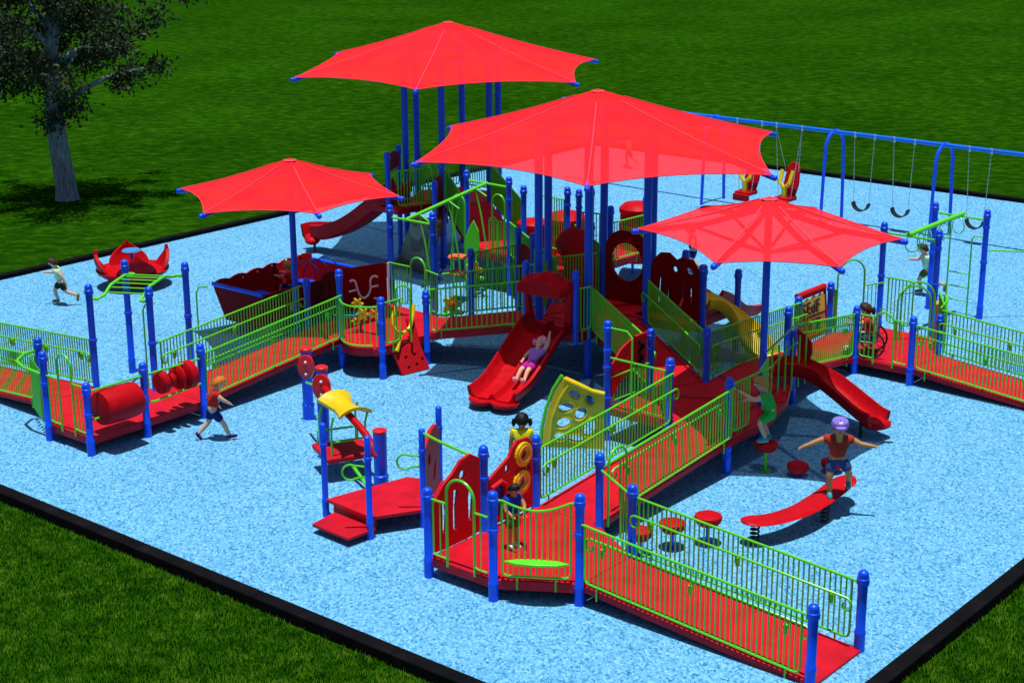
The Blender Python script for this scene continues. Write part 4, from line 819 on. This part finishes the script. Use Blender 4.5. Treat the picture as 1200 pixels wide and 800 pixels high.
rail(ba,(-8.9,9.7),(-8.6,10.9),.7,.7,h=.9,gap=.06); rail(ba,(-7.7,10.3),(-6.8,9.7),.9,.93,h=.85,gap=.06)
wc_=thing('climber','bright green wedge-shaped leaf climber with arched handles below the overhead bar','climber',W(-10.6,11.2,0))
b0_=S(546,322,.3); mb=MB(); mb.plate([(.04,0),(.22,0),(.34,.7),(.32,1.05),(.2,1.3),(.06,1.05),(-.04,.7)],[],V((b0_.x,b0_.y,.3)),V((1,-.25,0)),UZ,.05); mb.build('leaf_board','leafg',wc_,smooth=False,bevel=.015)
for dx in (-.28,.62): mb=MB(); arch(mb,V((b0_.x+dx,b0_.y,0)),V((b0_.x+dx+.28,b0_.y-.25,0)),.0,2.2,.02); mb.build('arched_handle','green',wc_)
pk=thing('play_barrier','tall dark red board and arched green rails at the foot of the rear tower','barrier',W(-12.4,12.4,0))
mb=MB(); mb.plate([(0,0),(.9,0),(.9,1.2),(.7,1.45),(.2,1.45),(0,1.2)],[],W(-12.7,13.0,.9),(W(-12.2,12.2)-W(-12.7,13.0)),UZ,.05); mb.build('board','maroon',pk,smooth=False,bevel=.012)
mb=MB(); arch(mb,W(-13.3,12.9),W(-12.9,12.9),.9,2.5,.02); mb.build('arched_handle','green',pk); post(pk,(-12.2,12.2),2.35); post(pk,(-12.75,13.05),2.6)
for u,lb in ((-11.7,'slim blue post left of the green wedge climber'),): pass
# ------------------------------------------------------------------ pods, board, transfer station, track ride
def pod(pt,z,r,stem,label,sr=.03):
    T=thing('stepping_pod',label,'stepping pod',V((pt.x,pt.y,0)),group='red stepping pods')
    mb=MB(); mb.lathe(V((pt.x,pt.y,z)),[(.02,-.13),(r*.7,-.12),(r*.92,-.07),(r,-.02),(r*.96,.02),(r*.7,.045),(r*.3,.055),(.01,.056)],24); mb.build('top','red',T)
    mb=MB(); mb.lathe(V((pt.x,pt.y,0)),[(.09,0),(.09,.02),(sr,.03),(sr,z-.1)],12); mb.build('stem',stem,T)
pod(S(898,519,.47),.47,.20,'green','red pod on a green stem that the boy in green stands on')
pod(S(935,545,.17),.17,.18,'blue','low red pod between the boy in green and the surfer')
pod(S(975,541,.17),.17,.18,'blue','low red pod directly behind the surfing child')
pod(S(830,605,.42),.42,.205,'blue','tall red pod nearest the curved surf board')
pod(S(788,613,.38),.38,.20,'blue','red pod in the middle of the row beside the foreground railing')
pod(S(750,622,.34),.34,.185,'blue','red pod closest to the foreground deck, behind its railing')
bdT=thing('surf_board','curved glossy red balance board on two black springs','balance board',S(940,610,0))
path=smoothpath([S(868,611,.36),S(905,608,.33),S(940,597,.32),S(968,580,.32),S(988,565,.35),S(1003,560,.39)],6)
mb=MB(); n=len(path); vs=[]; pr=12
prevs=None
for i,p in enumerate(path):
    f=i/(n-1); t=(path[min(i+1,n-1)]-path[max(i-1,0)]).normalized(); sd=t.cross(UZ).normalized(); ef=min(f,1-f); w=.20*min(1,(ef/.09))**.5+.004
    for k in range(pr): a=2*math.pi*k/pr; vs.append(p+sd*(w*math.cos(a))+UZ*(.035*math.sin(a)*min(1,ef/.05+.2)))
fs=[(i*pr+k,i*pr+(k+1)%pr,(i+1)*pr+(k+1)%pr,(i+1)*pr+k) for i in range(n-1) for k in range(pr)]+[tuple(range(pr))[::-1],tuple((n-1)*pr+k for k in range(pr))]
mb.add(vs,fs); mb.build('board','red',bdT)
for u,v in ((884,636),(966,612)):
    b_=S(u,v,0); mb=MB(); mb.tube([b_+V((.06*math.cos(t),.06*math.sin(t),(.31*t/31))) for t in [k*.5 for k in range(63)]],.016,6); mb.build('spring','black',bdT)
ts=thing('transfer_station','low red transfer platform with two steps and slim blue posts','play deck',W(-3.1,1.1,0))
floor(ts,[(-3.82,.58,.30),(-2.8,.50,.30),(-2.38,1.25,.30),(-2.95,2.25,.30),(-3.5,2.0,.30)],.06)
floor(ts,[(-3.72,.62,.235),(-2.88,.56,.235),(-2.84,.66,.235),(-3.7,.72,.235)],.20,name='riser')
floor(ts,[(-3.55,.02,.15),(-2.75,-.02,.15),(-2.70,.50,.15),(-3.62,.55,.15)],.05,name='step')
for pq,h in (((-3.86,.60),1.5),((-2.74,.42),1.6),((-2.42,1.23),1.56),((-3.02,2.25),1.5)): post(ts,pq,h,r=.048,lip=False,cuffs=(h-.35,) )
mb=MB()
for pq,s_ in (((-2.74,.42),-1),((-2.42,1.23),-1)):
    if mb.v: mb.build('grab_bar','green',ts); mb=MB()
    c=W(*pq,1.0)-V((.28,0,0)); mb.tube([W(*pq,1.12)]+[c+V((.02+.12*math.cos(t),0,.04+.12*math.sin(t))) for t in [R(60+28*k) for k in range(10)]]+[W(*pq,.98)],.016)
mb.build('grab_bar','green',ts); mb=MB(); mb.tube([W(-2.42,1.23,1.5),W(-2.1,1.2,1.46),W(-1.25,1.2,1.36)],.022); mb.build('link_bar','green',ts)
mb=MB(); v_=(W(-3.02,2.25)-W(-2.42,1.23)); mb.plate([(.08,.25),(1.1,.25),(1.1,1.1),(.85,1.28),(.5,1.3),(.08,1.15)],[circle(.35,.9,.08,n=12),leafhole(.7,.6,1.2,.16,.06)],W(-2.42,1.23,.05),v_,UZ,.06); sp_=mb.build('play_panel','redbrd',ts,smooth=False,bevel=.015)
mb=MB(); mb.plate(circle(.35,.9,.13,n=16),[circle(.35,.9,.07,n=12)],W(-2.42,1.23,.05)+V((-.05,-.02,0)),v_,UZ,.03); mb.build('dial','orange',sp_,smooth=False)
gl=thing('glider','yellow saddled glider seat on a slanting red beam between blue posts','glider ride',W(-4.7,1.8,0))
for (u,v,h) in ((362,490,1.27),(381,535,1.54)):
    b_=S(u,v,0); post(gl,(b_.x,b_.y,0),h,r=.095,lip=False); mb=MB(); mb.lathe(V((b_.x,b_.y,h-.02)),[(.10,0),(.11,.05),(.08,.07),(.02,.075)],16); mb.build('cap','redcap',gl)
    ds_=MB(); cc=V((b_.x,b_.y-.08,h-.28)); ds_.lathe(cc,[(.02,-.03),(.13,-.03),(.16,-.01),(.15,.04),(.02,.06)],20,V((-.2,-1,0))); ds_.v=[V((v.x,v.y,cc.z+(v.z-cc.z)*1.45)) for v in ds_.v]; do=ds_.build('disc','redcap',gl)
    for dz in (.1,-.12): bb=MB(); bb.ball(cc+V((.0,-.07,dz)),.025,8,6); bb.build('bolt','white',do)
b_=S(447,575,0); post(gl,(b_.x,b_.y,0),1.0,r=.105,lip=False); mb=MB(); mb.lathe(V((b_.x,b_.y,.98)),[(.11,0),(.115,.04),(.08,.06),(.02,.065)],16); mb.build('cap','redcap',gl)
pA=S(380,455,1.25);pB=S(405,482,1.08);pC=S(428,508,.86);pD=S(442,535,.6)
mb=MB(); mb.tube(smoothpath([pA,pB,pC,pD],5),.06,12); mb.build('beam','red',gl)
mb=MB(); mb.tube([S(360,446,.95)+V((0,-.1,0)),S(378,452,1.2)+V((0,-.1,0))],.022); mb.build('link_bar','green',gl)
yc_=S(404,474,1.16); ydr=(pC-pA).normalized(); yd=V((ydr.x,ydr.y,0)).normalized(); ys=V((-yd.y,yd.x,0)); mb=MB(); vs=[]
nu,nv=12,10
for i in range(nu+1):
    f=i/nu*2-1; w=.30*(.62+.38*abs(f)**1.5)
    for j in range(nv+1):
        g_=j/nv*2-1; x=f*.36; p=yc_+yd*x+ys*(g_*w)+UZ*(.05-.10*abs(g_)**2.2-.05*f+.05*f*f); vs.append(p)
n=nv+1;m=len(vs); fs=[(i*n+j,i*n+j+1,(i+1)*n+j+1,(i+1)*n+j) for i in range(nu) for j in range(nv)]; fs+=[tuple(x+m for x in f[::-1]) for f in fs]
for i in range(nu): fs+=[(i*n,(i+1)*n,(i+1)*n+m,i*n+m),(i*n+nv,i*n+nv+m,(i+1)*n+nv+m,(i+1)*n+nv)]
for j in range(nv): fs+=[(j,j+m,j+1+m,j+1),(nu*n+j,nu*n+j+1,nu*n+j+1+m,nu*n+j+m)]
mb.add(vs+[v-UZ*.05 for v in vs],fs); mb.build('saddle','yellow',gl)
P1=[S(365,519,.42),S(384,538,.42),S(439,529,.42),S(423,511,.42)]; cc=sum(P1,V((0,0,0)))/4
mb=MB(); mb.slab(P1,.10); mb.build('footboard','floor',gl,smooth=False,bevel=.03)
mb=MB()
for p,t in ((P1[0],-1),(P1[1],1),(P1[2],1),(P1[3],-1)):
    q=cc+(p-cc)*.72; e=yc_+(q-cc)*1.0; mb.tube([V((q.x,q.y,.42)),V((q.x,q.y,.9)),V((e.x,e.y,1.08))],.018)
a_,b_2=cc+(P1[0]-cc)*.8,cc+(P1[3]-cc)*.8
mb.tube([a_+UZ*.02,a_+UZ*.22,b_2+UZ*.22,b_2+UZ*.02],.018); a_,b_2=cc+(P1[1]-cc)*.7,cc+(P1[2]-cc)*.7; mb.tube([a_+UZ*.02,a_+UZ*.22,b_2+UZ*.22,b_2+UZ*.02],.018); mb.build('leg_frame','green',gl)
mb=MB(); mb.tube([cc-UZ*.1,S(436,577,.05)],.028); mb.build('rocker_arm','green',gl)
# ------------------------------------------------------------------ PEOPLE
def skinmesh(name,verts,edges,radii,root=0,sub=2):
    me=bpy.data.meshes.new(name); me.from_pydata([tuple(v) for v in verts],edges,[])
    ob=bpy.data.objects.new('tmp',me); COL.objects.link(ob)
    sk=ob.modifiers.new('s','SKIN'); sk.use_smooth_shade=True; sb=ob.modifiers.new('u','SUBSURF'); sb.levels=sub; sb.render_levels=sub
    for i,r in enumerate(radii): me.skin_vertices[0].data[i].radius=(r,r) if not isinstance(r,tuple) else r
    for i in range(len(radii)): me.skin_vertices[0].data[i].use_root=(i==root)
    bpy.context.view_layer.update()
    out=bpy.data.meshes.new_from_object(ob.evaluated_get(bpy.context.evaluated_depsgraph_get()))
    bpy.data.objects.remove(ob); return out
def mesh_to_mb(me):
    mb=MB(); mb.v=[v.co.copy() for v in me.vertices]; mb.f=[tuple(p.vertices) for p in me.polygons]; return mb
STAND=dict(pelvis=(0,0,.50),chest=(0,.01,.68),neck=(0,.01,.80),head=(0,.02,.905),
 shL=(-.115,0,.765),elL=(-.15,0,.61),wrL=(-.16,.03,.48),shR=(.115,0,.765),elR=(.15,0,.61),wrR=(.16,.03,.48),
 hiL=(-.055,0,.48),knL=(-.06,.01,.27),anL=(-.06,0,.05),hiR=(.055,0,.48),knR=(.06,.01,.27),anR=(.06,0,.05))
def person(label,at,yaw,H,pose,skin,hair,shirt,shorts,shoes,hairstyle='short',headyaw=0,sleeve=None,extra=None,foot=None,chin=0,cap=None,body_rot=None):
    """joints in body units: x right, y forward, z up; scaled by H and turned by yaw"""
    T=thing('person',label,'person',at)
    J=dict(STAND); J.update(pose)
    rot=Matrix.Rotation(yaw,3,'Z'); 
    if body_rot is not None: rot=body_rot
    at=V(at); g={k:at+rot@(V(v)*H) for k,v in J.items()}
    fw=rot@V((0,1,0)); rtv=rot@V((1,0,0)); upv=rot@V((0,0,1))
    hr=Matrix.Rotation(headyaw,3,upv); hf=hr@fw; hx_=hr@rtv
    K=['pelvis','chest','neck','head','shL','elL','wrL','shR','elR','wrR','hiL','knL','anL','hiR','knR','anR']
    vs=[g[k] for k in K]; rad={'pelvis':.082,'chest':.090,'neck':.036,'head':.083,'shL':.046,'elL':.033,'wrL':.024,'shR':.046,'elR':.033,'wrR':.024,'hiL':.066,'knL':.045,'anL':.031,'hiR':.066,'knR':.045,'anR':.031}
    rs=[rad[k]*H for k in K]; ed=[(0,1),(1,2),(2,3),(1,4),(4,5),(5,6),(1,7),(7,8),(8,9),(0,10),(10,11),(11,12),(0,13),(13,14),(14,15)]
    # waist, skull top, palms, feet
    def addv(p,r,j): vs.append(p); rs.append(r*H); ed.append((j,len(vs)-1)); return len(vs)-1
    hd=g['head']; addv(hd+(g['head']-g['neck']).normalized()*.055*H,.072,3)
    hands=[]
    for w,e in ((6,5),(9,8)):
        d=(vs[w]-vs[e]).normalized(); a=addv(vs[w]+d*.035*H,.020,w); b=addv(vs[w]+d*.06*H,.018,a); hands.append((vs[b],d,1 if w==9 else -1))
    feet=[]
    for ai in (12,15):
        d=(foot[ai] if foot and ai in foot else None); d=(rot@V(d)).normalized() if d else (fw-upv*.15).normalized()
        b=addv(vs[ai]+d*.055*H-upv*.012*H,.026,ai); c=addv(vs[ai]+d*.10*H-upv*.016*H,.020,b); feet.append((vs[ai],d))
    me=skinmesh('body',vs,ed,rs); mb=mesh_to_mb(me)
    for p,d,sg in hands: # palm and five fingers
        sd=d.cross(upv); sd=sd.normalized() if sd.length>.1 else rtv; nrm=sd.cross(d).normalized()
        for k,(o,l) in enumerate(((-.013,.036),(-.0045,.042),(.0045,.040),(.013,.032))):
            a=p+sd*o*H; mb.tube([a-d*.01*H,a+d*l*.5*H,a+d*l*.85*H-nrm*.006*H],[.0062*H,.0056*H,.004*H],6)
        a=p-d*.02*H+sd*.016*H*sg; mb.tube([a,a+(sd*sg*.7+d*.6)*.022*H,a+(sd*sg*.6+d)*.032*H],[.0068*H,.006*H,.0045*H],6)
    mb.ball(hd+hf*.090*H-upv*.004*H,.013*H,8,6,(1,1.2,1.2)) # nose
    for s_ in (-1,1): mb.ball(hd+hx_*s_*.083*H,.020*H,8,6,(.5,1,1.3)) # ears
    body=mb.build('body',skin,T)
    for s_ in (-1,1):
        wb=MB(); wb.ball(hd+hf*.074*H+hx_*s_*.030*H+upv*.010*H,.0155*H,8,6); eo=wb.build('eye','cwhite',body)
        eb=MB(); eb.ball(hd+hf*.084*H+hx_*s_*.030*H+upv*.010*H,.0090*H,8,6); eb.build('pupil','eye',body)
    lbm=MB(); lbm.ball(hd+hf*.078*H-upv*.036*H,.014*H,8,6,(1.6,.6,.5)); lbm.build('mouth','lip',body)
    # hair
    hb=MB(); up2=(g['head']-g['neck']).normalized(); hc=hd+up2*.022*H-hf*.008*H; nn_,mm_=18,12; ok=[];vi=[]
    for i in range(mm_+1):
        th=math.pi*i/mm_
        for k in range(nn_):
            ph=2*math.pi*k/nn_; x,y,z=math.sin(th)*math.cos(ph),math.sin(th)*math.sin(ph),math.cos(th)
            rr=.098*H*(1+.05*math.sin(5*ph+3*th)); lim=-.62 if y<.1 else (-.1 if y<.45 else .28)
            if hairstyle=='long': lim=-1.2 if y<.15 else lim
            if z<lim: z=lim; rr*=.93
            hb.v.append(hc+hx_*x*rr+hf*y*rr*1.03+up2*z*rr)
    hb.f=[(i*nn_+k,(i+1)*nn_+k,(i+1)*nn_+(k+1)%nn_,i*nn_+(k+1)%nn_) for i in range(mm_) for k in range(nn_)]
    if hairstyle=='pigtails':
        for s_ in (-1,1): hb.ball(hc+hx_*s_*.112*H-up2*.035*H-hf*.01*H,.034*H,8,6,(.9,.9,1.8)); hb.ball(hc+hx_*s_*.10*H-up2*.005*H,.018*H,8,6)
    if hairstyle=='ponytail': hb.ball(hc-hf*.11*H-up2*.03*H,.035*H,8,6,(1,1,1.8)); hb.ball(hc-hf*.09*H,.025*H,8,6)
    hb.build('hair',hair,T)
    if cap:
        cb=MB(); cb.lathe(hc+up2*.0*H,[(.104*H,.01*H),(.104*H,.04*H),(.09*H,.078*H),(.052*H,.100*H),(.002,.107*H)],18,up2)
        vz=hc+hf*.10*H+up2*.02*H; cb.ball(vz,.065*H,10,6,(1,1,.22)); co=cb.build('cap',cap,T)
        fb=MB(); fb.ball(hc+hf*.066*H+up2*.055*H,.036*H,10,6,(1,.6,.8)); fb.build('cap_patch','cwhite',co)
    # clothing: skinned shells over the same joints
    sl=.55 if sleeve is None else sleeve
    cv=[g['pelvis'].lerp(g['chest'],.12),g['chest'],g['chest'].lerp(g['neck'],.62),g['shL'],g['shL'].lerp(g['elL'],sl),g['shR'],g['shR'].lerp(g['elR'],sl),g['pelvis'].lerp(g['chest'],.5)]
    cr=[.100*H,.108*H,.050*H,.062*H,.054*H,.062*H,.054*H,.098*H]
    me=skinmesh('shirt',cv,[(0,7),(7,1),(1,2),(1,3),(3,4),(1,5),(5,6)],cr); so=mesh_to_mb(me).build('shirt',shirt if sleeve is None or sleeve>.2 else shirt,T)
    pv=[g['pelvis'],g['hiL'],g['hiL'].lerp(g['knL'],.88),g['hiR'],g['hiR'].lerp(g['knR'],.88),g['pelvis'].lerp(g['chest'],.2)]
    me=skinmesh('shorts',pv,[(0,1),(1,2),(0,3),(3,4),(0,5)],[.096*H,.080*H,.068*H,.080*H,.068*H,.094*H]); mesh_to_mb(me).build('shorts',shorts,T)
    for p,d in feet:
        sb=MB(); q=d.cross(upv).normalized(); u2=q.cross(d).normalized(); mt=Matrix((q,d,u2)).transposed()
        sb.ball(p+d*.045*H-u2*.018*H,.035*H,12,8,(1.0,2.3,.95),mt); sb.ball(p-u2*.002*H,.036*H,10,8,(1,1.1,1.1),mt); so_=sb.build('shoe',shoes,T)
        kb=MB(); kb.ball(p+d*.045*H-u2*.040*H,.036*H,12,6,(1.05,2.35,.35),mt); kb.build('sole','cwhite',so_)
    if extra: extra(T,g,rot,H)
    return T
def yaw_to(a,b): # yaw so that +Y faces from a to b
    d=b-a; return math.atan2(-d.x,d.y)
RUN=dict(pelvis=(0,0,.50),chest=(0,.06,.67),neck=(0,.09,.79),head=(0,.13,.89),shL=(-.11,.07,.755),shR=(.11,.07,.755),
 elR=(.15,.17,.66),wrR=(.12,.31,.68),elL=(-.16,-.04,.64),wrL=(-.17,-.10,.52),hiL=(-.055,.0,.48),hiR=(.055,0,.48),
 knR=(.06,.15,.32),anR=(.06,.10,.09),knL=(-.06,-.08,.29),anL=(-.06,-.32,.20))
def at(u,v,z=0,H=1): return S(u,v,z)
p_=at(74,357); person('boy in mint shirt running left across the blue ground near the lawn',p_,R(100),1.08,RUN,'skin','hbrown','mint','darkshort','olive',foot={12:(0,.3,-1),15:(0,1,0)})
p_=at(250,515); RUN2=dict(RUN); RUN2.update(anR=(.06,.24,.06),knR=(.06,.16,.28),anL=(-.06,-.22,.09),knL=(-.06,-.04,.28),elR=(.14,.16,.67),wrR=(.10,.25,.60),elL=(-.17,.0,.62),wrL=(-.15,.10,.50))
person('ginger-haired boy in red shirt running beside the left ramp',p_,R(-75),1.13,RUN2,'skin','horange','cred','navy','navy',foot={15:(0,1,.1),12:(0,.6,-.8)})
p_=S(612,567); person('girl with black pigtails in yellow shirt standing behind the dial panel',p_,R(0),1.17,{},'skin2','hblack','cyellow','cred','shoewhite','pigtails')
p_=W(-.55,1.32,.3); p_=S(601,640,.3); REACH=dict(elL=(-.14,.10,.66),wrL=(-.08,.20,.58),elR=(.15,.05,.62),wrR=(.12,.16,.58),head=(0,.05,.90)); person('dark-haired boy in blue shirt standing on the foreground deck behind the bars',p_,R(-150),.96,REACH,'skin2','hblack','cblue','olive','shoewhite')
SL=dict(pelvis=(0,0,.09),chest=(0,-.18,.14),neck=(0,-.30,.19),head=(0,-.40,.235),shL=(-.11,-.26,.17),shR=(.11,-.26,.17),elR=(.15,-.13,.16),wrR=(.14,-.01,.17),elL=(-.20,-.34,.30),wrL=(-.24,-.38,.45),hiL=(-.055,.02,.08),hiR=(.055,.02,.08),knL=(-.06,.22,.15),knR=(.07,.22,.15),anL=(-.07,.42,.08),anR=(.08,.42,.08))
a0=W(-5.28,7.1,.55); tdir=(W(-5.14,6.15,.20)-W(-5.40,7.6,.85)).normalized(); sdv=tdir.cross(UZ).normalized(); upv_=sdv.cross(tdir).normalized(); Mr=Matrix((sdv,tdir,upv_)).transposed()
person('girl in purple top lying back on the double slide with one arm raised',W(-5.02,6.98,.53),0,1.08,SL,'skin','pink','cpurple','magenta','pink','pigtails',body_rot=Mr,foot={12:(0,.4,1),15:(0,.4,1)})
CR=dict(pelvis=(0,-.06,.40),chest=(0,.02,.55),neck=(0,.05,.67),head=(0,.10,.775),shL=(-.11,.04,.635),shR=(.11,.04,.635),elL=(-.15,.16,.60),wrL=(-.13,.30,.67),elR=(.14,.14,.52),wrR=(.12,.28,.50),hiL=(-.055,-.05,.38),hiR=(.055,-.05,.38),knL=(-.07,.10,.28),anL=(-.06,.0,.05),knR=(.06,.07,.25),anR=(.06,-.02,.05))
person('sandy-haired boy in green shirt crouching on a pod with arms out',S(898,516,.53),R(75),1.22,CR,'skin','hblond','cgreen','cgreen','teal',headyaw=.2)
SF=dict(pelvis=(0,0,.44),chest=(0,.03,.61),neck=(0,.04,.73),head=(0,.07,.835),shL=(-.12,.02,.695),shR=(.12,.02,.695),elL=(-.25,.04,.63),wrL=(-.38,.06,.615),elR=(.25,.03,.65),wrR=(.38,.05,.60),hiL=(-.06,0,.42),hiR=(.06,0,.42),knR=(.09,.07,.25),anR=(.08,.05,.03),knL=(-.14,.06,.27),anL=(-.17,-.20,.07))
person('child in violet cap and brick red shirt balancing on the curved board',S(979,577,.36),R(176),1.28,SF,'skin2','hbrown','cbrick','denim','teal',cap='capviolet')
p_=S(1086,346,0); person('boy in mint shirt running left below the overhead loops',p_,R(95),1.2,RUN,'skin','hbrown','mint','olive','olive',foot={12:(0,.3,-1),15:(0,1,0)})
# wheelchair user
wc=S(1017,415,.31); SIT=dict(pelvis=(0,0,.30),chest=(0,.02,.48),neck=(0,.04,.60),head=(0,.07,.705),shL=(-.11,.03,.565),shR=(.11,.03,.565),elL=(-.15,.16,.50),wrL=(-.10,.30,.50),elR=(.15,.16,.50),wrR=(.12,.30,.53),hiL=(-.055,.02,.29),hiR=(.055,.02,.29),knL=(-.06,.23,.30),anL=(-.06,.27,.09),knR=(.07,.23,.30),anR=(.07,.27,.09))
yw=R(72); person('girl in red shirt seated in the black wheelchair reaching forward',wc,yw,1.25,SIT,'skin','hbrown','cred','lilac','cwhite','ponytail')
WT=thing('wheelchair','black wheelchair with large spoked wheels on the right deck','wheelchair',wc); rot=Matrix.Rotation(yw,3,'Z'); g=lambda x,y,z: wc+rot@V((x,y,z))
for s_ in (-1,1):
    wx=.27*s_; cc=g(wx,-.06,.27); fwv=rot@V((0,1,0)); mb=MB(); mb.tube([cc+fwv*(.26*math.cos(t))+UZ*(.26*math.sin(t)) for t in [2*math.pi*k/28 for k in range(28)]],.02,6,closed=True); wo=mb.build('wheel','black',WT)
    mb=MB()
    for k in range(12): t=2*math.pi*k/12; mb.tube([cc,cc+fwv*(.25*math.cos(t))+UZ*(.25*math.sin(t))],.006,5)
    mb.ball(cc,.04,8,6); mb.build('spoke','silver' if False else 'black',wo)
    mb=MB(); mb.lathe(g(.2*s_-.015,.34,.07),[(.02,0),(.065,0),(.07,.015),(.065,.03),(.02,.03)],16,rot@V((1,0,0))); mb.build('caster','black',WT)
    mb=MB(); mb.tube([g(.22*s_,-.26,.86),g(.22*s_,-.17,.88),g(.22*s_,-.15,.30),g(.22*s_,.28,.32),g(.2*s_,.36,.08)],.014,6); mb.tube([g(.22*s_,-.15,.5),g(.22*s_,.16,.5),g(.22*s_,.18,.32)],.014,6); mb.build('frame','silver',WT)
mb=MB(); mb.box(g(0,.07,.30),.42,.42,.05,rot); mb.build('seat','black',WT,smooth=False,bevel=.012)
mb=MB(); mb.box(g(0,-.16,.58),.40,.04,.50,rot); mb.build('backrest','black',WT,smooth=False,bevel=.012)
mb=MB(); mb.box(g(0,.40,.07),.34,.14,.02,rot); mb.build('footrest','black',WT,smooth=False)
# boat passenger and two children seen through the canopies
person('child in red shirt seated in the play boat behind the canopy post',W(-12.3,7.75,.42),R(60),1.05,SIT,'skin','hblond','cred','navy','shoewhite')
person('child running far away, seen faintly through the largest canopy',S(738,197,0),R(60),1.15,RUN,'skin','hbrown','cgreen','navy','shoewhite')
person('child seen faintly through the right canopy, arms held out',S(812,318,0),R(90),1.2,SF,'skin','hbrown','cblue','navy','shoewhite')
# ------------------------------------------------------------------ light, sky, camera
w=bpy.data.worlds.new('World'); SC.world=w; w.use_nodes=True; nt=w.node_tree; bg=nt.nodes['Background']
sky=nt.nodes.new('ShaderNodeTexSky'); sky.sky_type='NISHITA'; sky.sun_disc=False
SUN_EL=R(85.5); SUN_AZ=R(188)   # light comes from slightly in front of the far side of the viewer
sky.sun_elevation=SUN_EL; sky.sun_rotation=SUN_AZ; nt.links.new(sky.outputs[0],bg.inputs[0]); bg.inputs[1].default_value=.060
sd=bpy.data.lights.new('sun','SUN'); sd.energy=5.0; sd.angle=R(.5); sd.color=(1,.97,.92); so=bpy.data.objects.new('sun',sd); COL.objects.link(so)
dirv=V((math.sin(SUN_AZ)*math.cos(SUN_EL),math.cos(SUN_AZ)*math.cos(SUN_EL),math.sin(SUN_EL)))
so.rotation_euler=(-dirv).to_track_quat('-Z','Y').to_euler(); so.location=(0,20,30)
cam=bpy.data.cameras.new('camera'); co=bpy.data.objects.new('camera',cam); COL.objects.link(co); SC.camera=co
m3=Matrix((RT,UPV,-FW)).transposed(); co.matrix_world=Matrix.Translation((0,0,CAMH))@m3.to_4x4()
cam.sensor_fit='HORIZONTAL'; cam.sensor_width=36; cam.lens=36*FPX/1200; cam.clip_end=2000; cam.clip_start=.1
SC.view_settings.view_transform='Standard'; SC.view_settings.look='None'; SC.view_settings.gamma=1; SC.view_settings.exposure=-.15
SC.render.resolution_x=1024; SC.render.resolution_y=682
